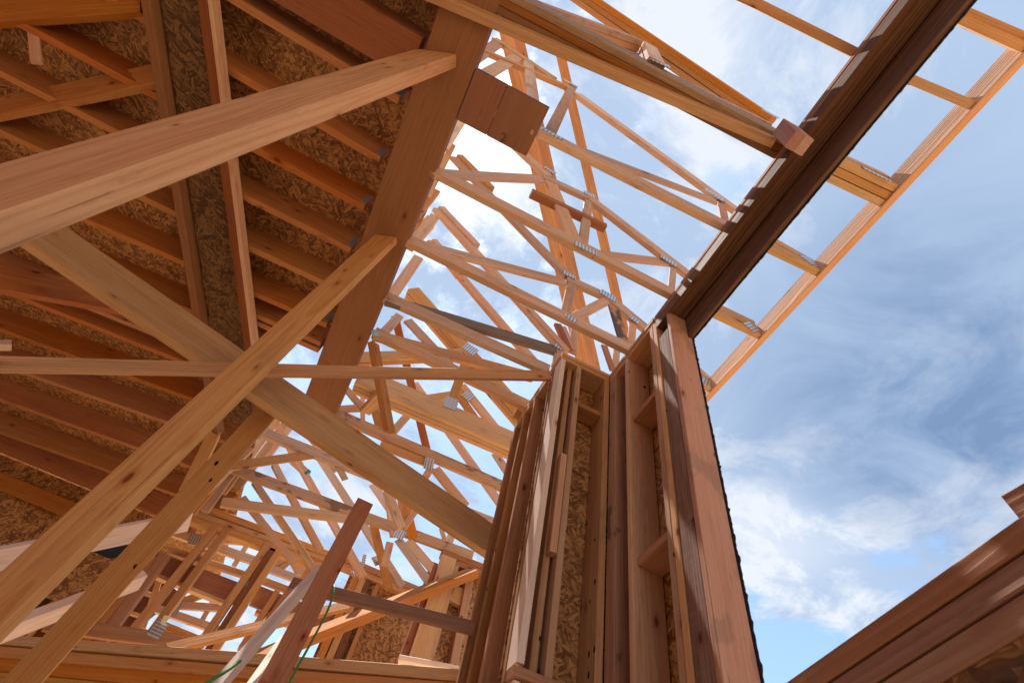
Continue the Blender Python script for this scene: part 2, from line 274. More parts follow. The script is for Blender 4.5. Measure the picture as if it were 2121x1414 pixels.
  ('bar','web','spruce',[-0.284,0.309,4.645,0.261,0.266,5.151,0.085,0.0315,-0.677,0.054,0.734]),
  ('bar','web','spruce',[-0.281,0.342,4.645,0.264,0.299,5.151,0.085,0.0315,-0.677,0.054,0.734]),
  ('bar','web','rough',[0.459,0.255,4.545,0.989,0.229,4.537,0.05,0.0315,0.015,-0.001,1.0]),
  ('bar','web','spruce',[0.461,0.287,4.545,0.99,0.262,4.537,0.05,0.0315,0.015,-0.001,1.0]),
  ('bar','web','pale',[0.338,0.23,4.46,0.338,0.23,5.18,0.09,0.03,1.0,0.0,0.0]),
  ('bar','web','rough',[0.338,0.264,4.46,0.338,0.264,5.18,0.09,0.03,1.0,0.0,0.0]),
  ('bar','web','rough',[0.338,0.298,4.46,0.338,0.298,5.18,0.09,0.03,1.0,0.0,0.0]),
  ('bar','connector_plate','metal',[0.301,0.223,4.47,0.403,0.215,4.47,0.09,0.003,0.0,0.0,1.0]),
  ('bar','connector_plate','metal',[0.973,0.191,4.72,1.046,0.189,4.68,0.09,0.003,0.0,0.0,1.0]),
  ('bar','tail_bottom','spruce',[1.103,0.208,4.34,1.586,0.177,4.34,0.08,0.036,0.0,0.0,1.0]),
  ('bar','tail_bottom','spruce',[1.105,0.247,4.34,1.589,0.216,4.34,0.08,0.036,0.0,0.0,1.0]),
  ('bar','tail_bottom','spruce',[1.108,0.287,4.34,1.591,0.256,4.34,0.08,0.036,0.0,0.0,1.0]),
  ('bar','tail_top','truss',[1.059,0.209,4.417,1.593,0.175,4.455,0.08,0.042,-0.072,0.005,0.997]),
  ('bar','connector_plate','metal',[1.391,0.169,4.316,1.53,0.16,4.298,0.045,0.003,-0.132,0.008,-0.991]),
 ]),
 ('long_board', 'long narrow board sagging below the triple girder truss, from the girder to the header', 'board', None, [
  ('bar','','fir',[-0.96,0.438,4.275,0.964,0.255,4.299,0.072,0.045,-0.027,-0.155,0.988]),
 ]),
 ('nailed_block', 'pinkish two ply block full of nail holes on the long header', 'block', None, [
  ('bar','ply','nailedpale',[0.952,0.191,4.035,0.952,0.191,4.265,0.075,0.043,0.0,1.0,0.0]),
  ('bar','ply','nailedpale',[0.996,0.191,4.037,0.996,0.191,4.265,0.075,0.041,0.0,1.0,0.0]),
 ]),
 ('roof_truss', 'plain truss chord crossing the top right, next to the triple girder', 'roof truss', 'timber roof trusses overhead', [
  ('bar','bottom_chord','fir',[-0.302,-0.098,4.345,1.305,-0.195,4.345,0.089,0.038,-0.0,-0.0,1.0]),
  ('bar','tail_bottom','spruce',[1.059,-0.171,4.339,1.587,-0.229,4.339,0.079,0.038,-0.0,-0.0,1.0]),
 ]),
 ('roof_truss', 'truss chord in the top right corner, nearest the fascia end', 'roof truss', 'timber roof trusses overhead', [
  ('bar','bottom_chord','fir',[0.126,-0.334,4.345,1.612,-0.501,4.345,0.089,0.038,-0.0,-0.0,1.0]),
  ('bar','tail_bottom','spruce',[1.077,-0.423,4.339,1.587,-0.471,4.339,0.079,0.038,-0.0,-0.0,1.0]),
 ]),
 ('fascia_board', 'long straight fascia board tying the truss tails together against the sky', 'fascia', None, [
  ('bar','','fascia',[1.603,-3.0,4.351,1.603,2.1,4.351,0.127,0.036,0.0,0.0,1.0]),
 ]),
 ('hip_board', 'amber board sloping across the trusses, left one of the touching pair', 'roof board', 'sloping boards across the trusses', [
  ('bar','','hipw',[1.101,2.344,5.052,-0.683,0.605,6.405,0.0825,0.05,0.754,-0.631,0.183]),
 ]),
 ('hip_board', 'amber board sloping across the trusses, right one of the touching pair', 'roof board', 'sloping boards across the trusses', [
  ('bar','','hipw',[1.193,2.337,5.112,-0.61,0.578,6.48,0.0949,0.05,0.75,-0.64,0.166]),
 ]),
 ('hip_board', 'single narrower board sloping parallel right of the touching pair', 'roof board', 'sloping boards across the trusses', [
  ('bar','','hipw',[1.42,2.138,5.052,-0.285,0.475,6.346,0.07,0.05,0.735,-0.669,0.109]),
 ]),
 ('hip_board', 'reddish board sloping behind the deep girder chord', 'roof board', 'sloping boards across the trusses', [
  ('bar','','red',[0.341,3.443,4.552,-0.413,2.708,5.124,0.0617,0.038,0.776,-0.46,0.432]),
 ]),
 ('hip_board', 'amber knotty board behind the low truss webs', 'roof board', 'sloping boards across the trusses', [
  ('bar','','orange',[0.499,4.011,4.244,0.24,3.759,4.44,0.0787,0.038,0.772,-0.422,0.476]),
 ]),
 ('hip_board', 'amber board dropping to the far plate left of the double webs', 'roof board', 'sloping boards across the trusses', [
  ('bar','','orange',[0.525,4.611,4.117,0.151,4.246,4.401,0.0702,0.038,0.765,-0.381,0.518]),
 ]),
 ('leaning_post', 'pinkish post with orange side leaning beside the girder end, behind the level brace', 'post', None, [
  ('bar','','fir',[-0.379,2.374,4.305,-0.037,2.577,3.866,0.0932,0.0383,0.435,0.638,0.635]),
 ]),
 ('cut_block', 'short tan block with one black edge hanging by the leaning post', 'block', None, [
  ('bar','','nailed',[-0.197,2.725,4.306,-0.254,2.883,4.216,0.0956,0.0314,0.666,0.537,0.518]),
 ]),
 ('web_board', 'pale web board just below the stub end', 'web board', 'web boards beside the girder', [
  ('bar','','pale',[-0.959,2.169,8.689,-0.869,2.169,7.514,0.0945,0.038,0.997,-0.0,0.076]),
 ]),
 ('web_board', 'pink web board along the girder, above the crossing chord', 'web board', 'web boards beside the girder', [
  ('bar','','fir',[-0.849,2.219,7.883,-0.687,2.219,6.296,0.0681,0.038,0.995,-0.0,0.101]),
 ]),
 ('web_board', 'pink web board along the girder, below the crossing chord', 'web board', 'web boards beside the girder', [
  ('bar','','fir',[-0.677,2.319,6.767,-0.674,2.319,6.032,0.0641,0.038,1.0,-0.0,0.004]),
 ]),
 ('web_board', 'amber double web board hugging the girder edge', 'web board', 'web boards beside the girder', [
  ('bar','','orange',[-0.674,2.369,6.389,-0.59,2.369,5.613,0.0545,0.038,0.994,-0.0,0.107]),
 ]),
 ('web_board', 'pale rough web board under the sister rafter', 'web board', 'web boards beside the girder', [
  ('bar','','pale',[-0.542,2.319,6.233,-0.56,2.319,5.508,0.0846,0.038,-1.0,0.0,0.024]),
 ]),
 ('stud_wall', 'tall stud wall right of the inner corner, carrying the long header', 'stud wall', 'tall stud walls around the inner corner', [
  ('bar','top_plate','fir',[1.088,1.32,4.282,1.088,1.93,4.282,0.144,0.033,1.0,0.0,0.0]),
  ('bar','top_plate','fir',[1.089,1.32,4.247,1.089,1.93,4.247,0.138,0.033,1.0,0.0,0.0]),
  ('bar','stud','wallstain',[1.088,1.755,0.0,1.088,1.755,4.23,0.136,0.0665,1.0,0.0,0.0]),
  ('bar','stud','wallpale',[1.088,1.606,0.0,1.088,1.606,4.23,0.136,0.032,1.0,0.0,0.0]),
  ('bar','stud','wallpale',[1.088,1.349,0.0,1.088,1.349,4.23,0.136,0.031,1.0,0.0,0.0]),
  ('bar','stud','wallpale',[1.088,1.316,0.0,1.088,1.316,4.23,0.136,0.031,1.0,0.0,0.0]),
  ('bar','trimmer','rough_dark',[1.087,1.254,0.0,1.087,1.254,4.05,0.126,0.084,1.0,0.0,0.0]),
  ('bar','jamb_stud','jamb',[1.083,1.196,0.0,1.083,1.196,3.998,0.127,0.026,1.0,0.0,0.0]),
  ('bar','jamb_stud','jamb',[1.072,1.196,3.999,1.072,1.196,4.165,0.1035,0.0255,1.0,0.0,0.0]),
  ('bar','sheathing','osb',[1.166,1.578,0.0,1.166,1.578,4.3,0.725,0.011,0.0,1.0,0.0]),
  ('bar','weather_barrier','felt',[1.151,1.239,0.0,1.151,1.239,3.993,0.123,0.004,0.0,1.0,0.0]),
  ('bar','blocking','wall',[1.098,1.366,2.877,1.098,1.588,2.877,0.115,0.035,1.0,0.0,0.0]),
  ('bar','blocking','wall',[1.098,1.366,3.71,1.098,1.588,3.71,0.115,0.04,1.0,0.0,0.0]),
  ('bar','blocking','wall',[1.098,1.366,1.617,1.098,1.588,1.617,0.115,0.035,1.0,0.0,0.0]),
 ]),
 ('stud_wall', 'short tall wall with strand board between its studs, left of the inner corner', 'stud wall', 'tall stud walls around the inner corner', [
  ('bar','top_plate','fir',[0.69,1.858,4.282,1.014,1.858,4.282,0.144,0.032,0.0,1.0,0.0]),
  ('bar','top_plate','fir',[0.69,1.859,4.247,1.014,1.859,4.247,0.138,0.033,0.0,1.0,0.0]),
  ('bar','stud','wallpale',[1.002,1.859,0.0,1.002,1.859,4.23,0.138,0.0325,0.0,1.0,0.0]),
  ('bar','stud','wallpale',[0.812,1.859,0.0,0.812,1.859,4.23,0.138,0.03,0.0,1.0,0.0]),
  ('bar','stud','wall',[0.77,1.879,0.0,0.77,1.879,4.23,0.098,0.03,0.0,1.0,0.0]),
  ('bar','sheathing','osb',[0.925,1.937,0.0,0.925,1.937,4.3,0.47,0.011,1.0,0.0,0.0]),
  ('bar','blocking','wall',[0.829,1.87,3.938,0.983,1.87,3.938,0.1,0.035,0.0,1.0,0.0]),
  ('bar','cripple','wallpale',[0.778,1.808,2.92,0.778,1.808,3.48,0.037,0.033,0.0,1.0,0.0]),
  ('bar','sill','wall',[0.68,1.809,2.422,0.86,1.809,2.422,0.062,0.035,0.0,1.0,0.0]),
 ]),
 ('stud_wall', 'tall stud wall running away behind the sunlit white corner post', 'stud wall', 'tall stud walls around the inner corner', [
  ('bar','corner_post','bleached_sunlit',[0.705,1.833,2.455,0.705,1.833,4.23,0.085,0.03,0.0,1.0,0.0]),  # sunlight on this face is put into the near-white colour
  ('bar','corner_post','bleached_sunlit',[0.706,1.836,0.0,0.706,1.836,2.4,0.079,0.027,0.0,1.0,0.0]),
  ('bar','stud','wall',[0.756,1.899,0.0,0.756,1.899,4.23,0.132,0.028,1.0,0.0,0.0]),
  ('bar','stud','wall',[0.756,2.149,0.0,0.756,2.149,4.23,0.132,0.028,1.0,0.0,0.0]),
  ('bar','stud','wall',[0.756,2.304,0.0,0.756,2.304,4.23,0.132,0.028,1.0,0.0,0.0]),
  ('bar','stud','wall',[0.756,2.451,0.0,0.756,2.451,4.23,0.132,0.028,1.0,0.0,0.0]),
  ('bar','top_plate','fir',[0.757,1.932,4.282,0.757,2.47,4.282,0.138,0.032,1.0,0.0,0.0]),
  ('bar','top_plate','fir',[0.757,1.932,4.247,0.757,2.468,4.247,0.134,0.033,1.0,0.0,0.0]),
  ('bar','sheathing','osb',[0.833,2.198,0.0,0.833,2.198,4.3,0.505,0.011,0.0,1.0,0.0]),
 ]),
 ('offcut_block', 'short block projecting from the far end of the tall wall top plate', 'block', None, [
  ('bar','','fir',[0.651,2.4,4.321,0.79,2.4,4.321,0.08,0.039,0.0,1.0,0.0]),
 ]),
 ('header_beam', 'long dark header spanning from the tall wall out of the top right of the picture', 'header', None, [
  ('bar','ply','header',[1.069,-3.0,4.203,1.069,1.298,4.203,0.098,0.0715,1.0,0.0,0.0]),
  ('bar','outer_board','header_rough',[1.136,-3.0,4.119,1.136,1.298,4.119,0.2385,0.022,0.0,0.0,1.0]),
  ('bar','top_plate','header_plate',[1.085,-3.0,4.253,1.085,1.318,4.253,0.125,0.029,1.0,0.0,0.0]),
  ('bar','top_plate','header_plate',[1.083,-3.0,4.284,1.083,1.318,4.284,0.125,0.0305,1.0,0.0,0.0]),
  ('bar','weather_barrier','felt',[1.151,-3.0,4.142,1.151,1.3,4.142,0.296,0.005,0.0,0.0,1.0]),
 ]),
 ('low_wall', 'low wall at the lower right with three stacked plates above strand board', 'stud wall', None, [
  ('bar','plate','low0',[0.95,1.057,2.088,0.95,-0.075,2.191,0.041,0.1,0.0,0.0,1.0]),
  ('bar','plate','low1',[0.954,1.057,2.045,0.954,-0.075,2.148,0.039,0.1,0.0,0.0,1.0]),
  ('bar','plate','low0',[0.958,1.057,2.001,0.958,-0.075,2.104,0.043,0.1,0.0,0.0,1.0]),
  ('bar','sheathing','osbwet',[0.92,1.057,1.528,0.92,-0.075,1.631,0.9,0.012,0.0,0.0,1.0]),
 ]),
 ('plate_end', 'board end resting on the low wall at the right edge', 'board', None, [
  ('bar','','low1',[0.93,0.345,2.202,0.98,-0.055,2.222,0.05,0.04,0.0,0.0,1.0]),
 ]),
 ('laminated_header', 'wide header of stacked boards along the bottom left edge', 'header', None, [
  ('bar','board','spruce',[-2.072,4.858,2.801,0.893,2.743,2.801,0.054,0.12,0.0,0.0,1.0]),
  ('bar','board','yellow',[-2.069,4.863,2.741,0.896,2.748,2.741,0.058,0.12,0.0,0.0,1.0]),
  ('bar','board','yellow',[-2.055,4.883,2.673,0.91,2.768,2.673,0.071,0.12,0.0,0.0,1.0]),
  ('bar','board','yellow',[-2.065,4.868,2.598,0.9,2.753,2.598,0.071,0.12,0.0,0.0,1.0]),
  ('bar','board','yellow',[-2.052,4.887,2.51,0.913,2.772,2.51,0.096,0.12,0.0,0.0,1.0]),
  ('bar','board','yellow',[-2.06,4.875,2.4,0.905,2.76,2.4,0.116,0.12,0.0,0.0,1.0]),
 ]),
 ('sunlit_plank', 'pinkish sunlit plank at the left edge passing behind two braces', 'plank', 'sunlit planks at the lower left', [
  ('bar','','sunlit_pink',[-1.399,2.494,2.199,-0.731,2.861,3.048,0.1022,0.0253,0.12,0.873,-0.472]),  # brightness from sun and sky is put into the wood colour
 ]),
 ('sunlit_plank', 'near-white sunlit plank with a blinding top edge just above the stacked header', 'plank', 'sunlit planks at the lower left', [
  ('bar','','sunlit_pink',[-1.116,2.481,1.989,-0.749,2.899,2.733,0.0904,0.0378,-0.142,0.891,-0.431]),
 ]),
 ('strand_board', 'square offcut of strand board between two braces at the lower left', 'panel', None, [
  ('bar','','osb',[-1.684,4.308,3.214,-1.164,4.308,3.214,0.34,0.015,0.0,0.0,1.0]),
 ]),
 ('leaning_plank', 'tall sunlit white plank leaning up from the bottom edge, left of the dark upright plank', 'plank', 'sunlit white planks leaning at the bottom', [
  ('bar','','bleached_sunlit',[-0.215,2.124,1.957,-0.038,2.422,2.841,0.0469,0.0298,-0.824,0.566,-0.025]),  # sunlit look comes from the near-white colour itself
 ]),
 ('leaning_plank', 'shorter sunlit white plank leaning between the tall white and dark planks', 'plank', 'sunlit white planks leaning at the bottom', [
  ('bar','','bleached_sunlit',[-0.085,2.104,2.053,-0.035,2.491,2.578,0.0538,0.0242,-0.668,0.628,-0.399]),
 ]),
 ('upright_plank', 'dark reddish plank standing at a slant against the sky near the bottom', 'plank', None, [
  ('bar','','redplank',[-0.007,1.979,2.203,0.011,2.238,3.098,0.076,0.03,-1.0,-0.011,0.024]),
 ]),
 ('cross_beam', 'greyish level beam from the dark upright plank to the tall wall', 'beam', None, [
  ('bar','','weatheredred',[-0.129,2.615,2.829,0.691,2.375,2.829,0.0619,0.0258,0.044,0.15,0.988]),
 ]),
 ('split_brace', 'splintered brace rising to the right in front of the far wall', 'brace', None, [
  ('bar','','fir',[-0.163,3.972,3.019,1.061,4.033,4.185,0.1576,0.0616,-0.407,0.829,0.384]),
 ]),
 ('split_brace', 'brace slanting up behind the sunlit white planks above the stacked header', 'brace', None, [
  ('bar','','fir',[-0.712,4.318,3.018,0.25,4.496,3.79,0.0838,0.0317,-0.613,0.425,0.666]),
 ]),
 ('low_plank', 'broad plank end resting on the stacked header left of the metal strap', 'plank', None, [
  ('bar','','fir',[-1.437,4.435,2.956,-0.677,4.435,3.126,0.1204,0.0203,-0.196,0.438,0.877]),
 ]),
 ('window_wall', 'far stud wall with tall window openings at the lower left', 'stud wall', None, [
  ('bar','top_plate','fir',[-1.35,4.755,4.201,-0.018,4.755,4.257,0.0568,0.09,-0.042,-0.0,0.999]),
  ('bar','top_plate','spruce',[-1.332,4.757,4.141,0.006,4.757,4.212,0.0387,0.07,-0.053,-0.0,0.999]),
  ('bar','top_plate','fir',[-1.301,4.78,4.098,0.026,4.78,4.159,0.0676,0.08,-0.045,-0.0,0.999]),
  ('bar','stud','fir',[-0.561,4.77,4.167,-0.606,4.77,3.222,0.0566,0.08,-0.999,0.0,0.048]),
  ('bar','stud','dark',[-0.506,4.78,4.125,-0.529,4.78,3.255,0.0528,0.08,-1.0,0.0,0.026]),
  ('bar','stud','fir',[-0.454,4.775,4.181,-0.49,4.775,3.267,0.0494,0.08,-0.999,0.0,0.039]),
  ('bar','stud','fir',[-0.156,4.77,4.197,-0.18,4.77,3.586,0.0473,0.08,-0.999,0.0,0.039]),
  ('bar','stud','fir',[-1.007,4.775,4.155,-1.055,4.775,3.091,0.0594,0.08,-0.999,0.0,0.045]),
  ('bar','stud','fir',[-0.916,4.775,4.16,-0.938,4.775,3.118,0.0593,0.08,-1.0,0.0,0.021]),
  ('bar','stud','red',[-1.198,4.77,3.756,-1.184,4.77,3.041,0.0838,0.08,1.0,-0.0,0.021]),
  ('bar','stud','fir',[-1.26,4.77,3.706,-1.263,4.77,2.995,0.0625,0.08,-1.0,0.0,0.003]),
  ('bar','stud','trussred',[-0.2,4.77,3.857,-0.262,4.77,3.35,0.0903,0.08,-0.993,0.0,0.121]),
  ('bar','stud','fir',[-0.302,4.77,3.814,-0.332,4.77,3.341,0.0446,0.08,-0.998,0.0,0.063]),
  ('bar','header','red',[-1.288,4.875,3.725,-0.546,4.875,3.739,0.1675,0.03,-0.019,-0.0,1.0]),
  ('bar','header','red',[-0.453,4.875,3.778,0.314,4.875,3.787,0.1657,0.03,-0.011,-0.0,1.0]),
  ('bar','ledger','spruce',[-1.229,4.87,3.853,-0.619,4.87,3.895,0.0426,0.06,-0.069,-0.0,0.998]),
  ('bar','ledger','spruce',[-0.459,4.87,3.91,-0.014,4.87,3.921,0.0434,0.06,-0.023,-0.0,1.0]),
  ('bar','ledger','spruce',[-1.195,4.87,3.635,-0.609,4.87,3.638,0.028,0.06,-0.005,-0.0,1.0]),
  ('bar','ledger','spruce',[-0.381,4.87,3.661,0.066,4.87,3.668,0.0289,0.06,-0.015,-0.0,1.0]),
 ]),
 ('roof_truss', 'far roof truss glimpsed through the window openings', 'roof truss', 'timber roof trusses overhead', [
  ('bar','bottom_chord','pale',[-1.806,5.42,4.257,-0.557,5.42,4.325,0.077,0.04,-0.055,-0.0,0.999]),
  ('bar','bottom_chord','pale',[-0.504,5.42,4.304,0.272,5.42,4.339,0.0687,0.04,-0.045,-0.0,0.999]),
  ('bar','web','spruce',[-1.36,5.43,4.277,-0.68,5.43,4.521,0.0689,0.04,-0.337,-0.0,0.941]),
  ('bar','web','pale',[-0.81,5.435,4.423,-0.806,5.435,4.213,0.0449,0.03,1.0,-0.0,0.019]),
  ('bar','web','spruce',[-0.531,5.44,4.325,-0.407,5.44,4.498,0.0687,0.04,-0.812,-0.0,0.583]),
  ('bar','web','spruce',[-0.38,5.445,4.489,-0.427,5.445,4.334,0.0573,0.03,-0.956,0.0,0.295]),
  ('bar','web','spruce',[-0.374,5.455,4.481,-0.225,5.455,4.365,0.0533,0.03,0.614,-0.0,0.789]),
  ('bar','web','pale',[-0.392,5.475,4.584,-0.2,5.475,4.424,0.0816,0.03,0.64,-0.0,0.768]),
  ('bar','connector_plate','metal',[-0.417,5.395,4.479,-0.346,5.395,4.457,0.09,0.004,0.0,0.0,1.0]),
  ('bar','connector_plate','metal',[-1.278,5.395,4.269,-1.183,5.395,4.287,0.1,0.004,0.0,0.0,1.0]),
  ('bar','web','pale',[-1.305,5.465,4.601,-1.302,5.465,4.266,0.0548,0.03,1.0,-0.0,0.009]),
  ('bar','web','spruce',[-1.334,5.485,4.512,-1.356,5.485,4.279,0.0467,0.03,-0.996,0.0,0.094]),
 ]),
 ('roof_truss', 'lower far truss with a bright plate seen through the left window opening', 'roof truss', 'timber roof trusses overhead', [
  ('bar','bottom_chord','pale',[-1.245,5.62,3.723,-0.498,5.62,3.753,0.0645,0.04,-0.041,-0.0,0.999]),
  ('bar','web','pale',[-1.091,5.63,3.807,-0.719,5.63,3.926,0.0631,0.04,-0.304,-0.0,0.953]),
  ('bar','web','spruce',[-1.053,5.64,3.85,-0.906,5.64,4.006,0.0643,0.04,-0.726,-0.0,0.688]),
  ('bar','web','pale',[-1.094,5.65,3.98,-1.086,5.65,3.707,0.0549,0.04,1.0,-0.0,0.03]),
  ('bar','web','pale',[-0.825,5.655,3.954,-0.81,5.655,3.754,0.0422,0.03,0.997,-0.0,0.073]),
  ('bar','lower_chord','fir',[-1.067,5.32,3.499,-0.661,5.32,3.495,0.0817,0.04,0.009,-0.0,1.0]),
  ('bar','connector_plate','metal',[-1.112,5.595,3.76,-1.018,5.595,3.775,0.13,0.004,0.0,0.0,1.0]),
 ]),
 ('joist_bay', 'dark joist bay seen low at the left between the window studs', 'ceiling', None, [
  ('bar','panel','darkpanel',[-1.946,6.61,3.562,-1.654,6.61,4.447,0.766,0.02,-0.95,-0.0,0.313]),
  ('bar','joist','spruce',[-1.619,6.52,4.175,-1.422,6.52,4.182,0.0358,0.04,-0.037,-0.0,0.999]),
  ('bar','joist','spruce',[-1.634,6.52,3.962,-1.375,6.52,3.975,0.0338,0.04,-0.051,-0.0,0.999]),
  ('bar','post','spruce',[-1.482,6.325,4.246,-1.334,6.325,3.803,0.0558,0.05,0.949,-0.0,0.316]),
 ]),
 ('metal_strap', 'perforated metal strap angled above the stacked header', 'strap', None, [
  ('bar','','perforated',[-0.821,4.3,3.155,-0.826,4.3,3.047,0.075,0.004,0.928,0.0,0.371]),
 ]),
 ('paper_tag', 'small white and yellow paper tag stuck above the metal strap', 'tag', None, [
  ('bar','','tagpaper',[-0.837,4.28,3.153,-0.804,4.28,3.156,0.05,0.003,0.0,0.0,1.0]),
 ]),
 ('sheathed_wall', 'far wall of studs and strand board below the low truss, left of the tan post', 'stud wall', None, [
  ('bar','top_plate','red',[-0.008,4.755,4.271,0.813,4.755,4.273,0.0586,0.09,-0.003,-0.0,1.0]),
  ('bar','top_plate','fir',[0.062,4.757,4.217,0.786,4.757,4.22,0.0531,0.07,-0.003,-0.0,1.0]),
  ('bar','stud','fir',[0.294,4.778,4.242,0.296,4.778,3.474,0.0558,0.08,1.0,-0.0,0.002]),
  ('bar','stud','wallpale',[0.437,4.774,4.206,0.431,4.774,3.485,0.036,0.08,-1.0,0.0,0.008]),
  ('bar','stud','dark',[0.342,4.778,4.215,0.357,4.778,3.489,0.0559,0.08,1.0,-0.0,0.021]),
  ('bar','stud','fir',[0.237,4.778,4.193,0.228,4.778,3.45,0.0553,0.08,-1.0,0.0,0.011]),
  ('bar','sheathing','osb',[0.59,4.836,2.6,0.59,4.836,4.22,0.82,0.012,1.0,0.0,0.0]),
 ]),
 ('tan_post', 'broad tan post with bright edges standing left of the tall wall', 'post', 'built up posts by the far wall', [
  ('bar','board','tan',[0.843,4.08,4.266,0.836,4.08,3.396,0.1321,0.04,-1.0,0.0,0.008]),
  ('bar','board','tan',[0.923,4.091,4.259,0.917,4.091,3.421,0.0457,0.05,-1.0,0.0,0.008]),
  ('bar','board','red',[0.766,4.125,4.151,0.736,4.125,3.384,0.0518,0.09,-0.999,0.0,0.038]),
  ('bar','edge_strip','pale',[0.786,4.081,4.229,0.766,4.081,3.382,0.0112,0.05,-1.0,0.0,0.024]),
 ]),
 ('sheathed_wall', 'nearer wall piece with strand board right of the tan post', 'stud wall', None, [
  ('bar','top_plate','red',[0.776,4.103,4.281,1.339,4.103,4.303,0.0546,0.09,-0.038,-0.0,0.999]),
  ('bar','top_plate','red',[0.91,4.109,4.238,1.354,4.109,4.243,0.054,0.09,-0.01,-0.0,1.0]),
  ('bar','stud','wallpale',[1.056,4.104,4.202,1.098,4.104,3.458,0.0622,0.08,0.998,-0.0,0.057]),
  ('bar','blocking','tan',[0.954,4.115,3.999,1.104,4.115,3.977,0.1424,0.05,0.141,-0.0,0.99]),
  ('bar','sheathing','osb',[1.06,4.166,2.5,1.06,4.166,4.22,0.68,0.012,1.0,0.0,0.0]),
 ]),
 ('sill_plank', 'whitened sill plank lying on the stacked header by the tall wall', 'plank', None, [
  ('bar','','bleached_sunlit',[0.569,3.3,3.015,0.897,3.2,3.032,0.06,0.03,0.0,1.0,0.0]),
 ]),
 ('green_cord', 'green cord hanging in a loop over the level grey beam', 'cord', None, [
  ('tube','','rope',[[0.041,2.508,2.811],[0.034,2.47,2.819],[0.045,2.4,2.78],[0.056,2.374,2.742],[0.064,2.332,2.649],[0.059,2.28,2.524],[0.05,2.224,2.4],[0.041,2.164,2.278]],0.0045),
 ]),
 ('green_cord', 'green cord running out of the bottom edge beside the sunlit white plank', 'cord', None, [
  ('tube','','rope',[[-0.136,2.19,2.314],[-0.156,2.163,2.265],[-0.189,2.138,2.208],[-0.211,2.108,2.165]],0.006),
 ]),
 ('hanger_strap', 'white metal hanger strap bent below the far top plate', 'strap', None, [
  ('bar','arm','metal',[0.218,4.55,4.28,0.244,4.55,4.13,0.03,0.005,1.0,0.0,0.0]),
  ('bar','foot','metal',[0.255,4.55,4.125,0.185,4.55,4.072,0.045,0.005,0.0,0.0,1.0]),
 ]),
 ('hanger_strap', 'small galvanised hanger on the far top plate beside the low truss', 'strap', None, [
  ('bar','','metal',[0.299,4.5,4.268,0.355,4.5,4.216,0.06,0.02,0.0,0.0,1.0]),
 ]),
 ('ceiling_post', 'ochre post standing at the end of the narrow box, behind the nailed brace', 'post', None, [
  ('bar','','spruce',[-1.227,3.795,4.246,-1.104,3.795,3.715,0.0843,0.09,0.974,-0.0,0.225]),
 ]),
 ('sheathed_wall', 'reddish stud wall in shade at the far left, under the ceiling edge', 'stud wall', None, [
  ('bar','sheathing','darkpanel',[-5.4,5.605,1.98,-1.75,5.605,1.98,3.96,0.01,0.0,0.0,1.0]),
  ('bar','stud','joist',[-5.277,5.549,0.0,-5.277,5.549,3.92,0.098,0.045,0.0,1.0,0.0]),
  ('bar','stud','red',[-4.992,5.549,0.0,-4.992,5.549,3.92,0.098,0.045,0.0,1.0,0.0]),
  ('bar','stud','red',[-4.707,5.549,0.0,-4.707,5.549,3.92,0.098,0.045,0.0,1.0,0.0]),
  ('bar','stud','joist',[-4.423,5.549,0.0,-4.423,5.549,3.92,0.098,0.045,0.0,1.0,0.0]),
  ('bar','stud','red',[-4.138,5.549,0.0,-4.138,5.549,3.92,0.098,0.045,0.0,1.0,0.0]),
  ('bar','stud','red',[-3.853,5.549,0.0,-3.853,5.549,3.92,0.098,0.045,0.0,1.0,0.0]),
  ('bar','stud','joist',[-3.567,5.549,0.0,-3.567,5.549,3.92,0.098,0.045,0.0,1.0,0.0]),
  ('bar','stud','red',[-3.282,5.549,0.0,-3.282,5.549,3.92,0.098,0.045,0.0,1.0,0.0]),
  ('bar','stud','red',[-2.998,5.549,0.0,-2.998,5.549,3.92,0.098,0.045,0.0,1.0,0.0]),
  ('bar','stud','joist',[-2.712,5.549,0.0,-2.712,5.549,3.92,0.098,0.045,0.0,1.0,0.0]),
  ('bar','stud','red',[-2.428,5.549,0.0,-2.428,5.549,3.92,0.098,0.045,0.0,1.0,0.0]),
  ('bar','stud','red',[-2.143,5.549,0.0,-2.143,5.549,3.92,0.098,0.045,0.0,1.0,0.0]),
  ('bar','stud','joist',[-1.857,5.549,0.0,-1.857,5.549,3.92,0.098,0.045,0.0,1.0,0.0]),
  ('bar','top_plate','joist',[-5.4,5.548,3.941,-1.75,5.548,3.941,0.1,0.038,0.0,1.0,0.0]),
 ]),
 ('unseen_back_wall', 'unseen sheathed wall behind the viewer, added to darken the room', 'stud wall', None, [  # out of view; put in to keep daylight out and darken the ceiling
  ('bar','sheathing','osb',[-5.6,-3.013,2.25,-1.2,-3.013,2.25,4.5,0.014,0.0,0.0,1.0]),
  ('bar','top_plate','fir',[-5.6,-2.95,4.279,-1.2,-2.95,4.279,0.1,0.038,0.0,1.0,0.0]),
  ('bar','stud','wall',[-5.481,-2.95,0.0,-5.481,-2.95,4.258,0.1,0.038,0.0,1.0,0.0]),
  ('bar','stud','wall',[-5.075,-2.95,0.0,-5.075,-2.95,4.258,0.1,0.038,0.0,1.0,0.0]),
  ('bar','stud','wall',[-4.669,-2.95,0.0,-4.669,-2.95,4.258,0.1,0.038,0.0,1.0,0.0]),
  ('bar','stud','wall',[-4.263,-2.95,0.0,-4.263,-2.95,4.258,0.1,0.038,0.0,1.0,0.0]),
  ('bar','stud','wall',[-3.857,-2.95,0.0,-3.857,-2.95,4.258,0.1,0.038,0.0,1.0,0.0]),
  ('bar','stud','wall',[-3.451,-2.95,0.0,-3.451,-2.95,4.258,0.1,0.038,0.0,1.0,0.0]),
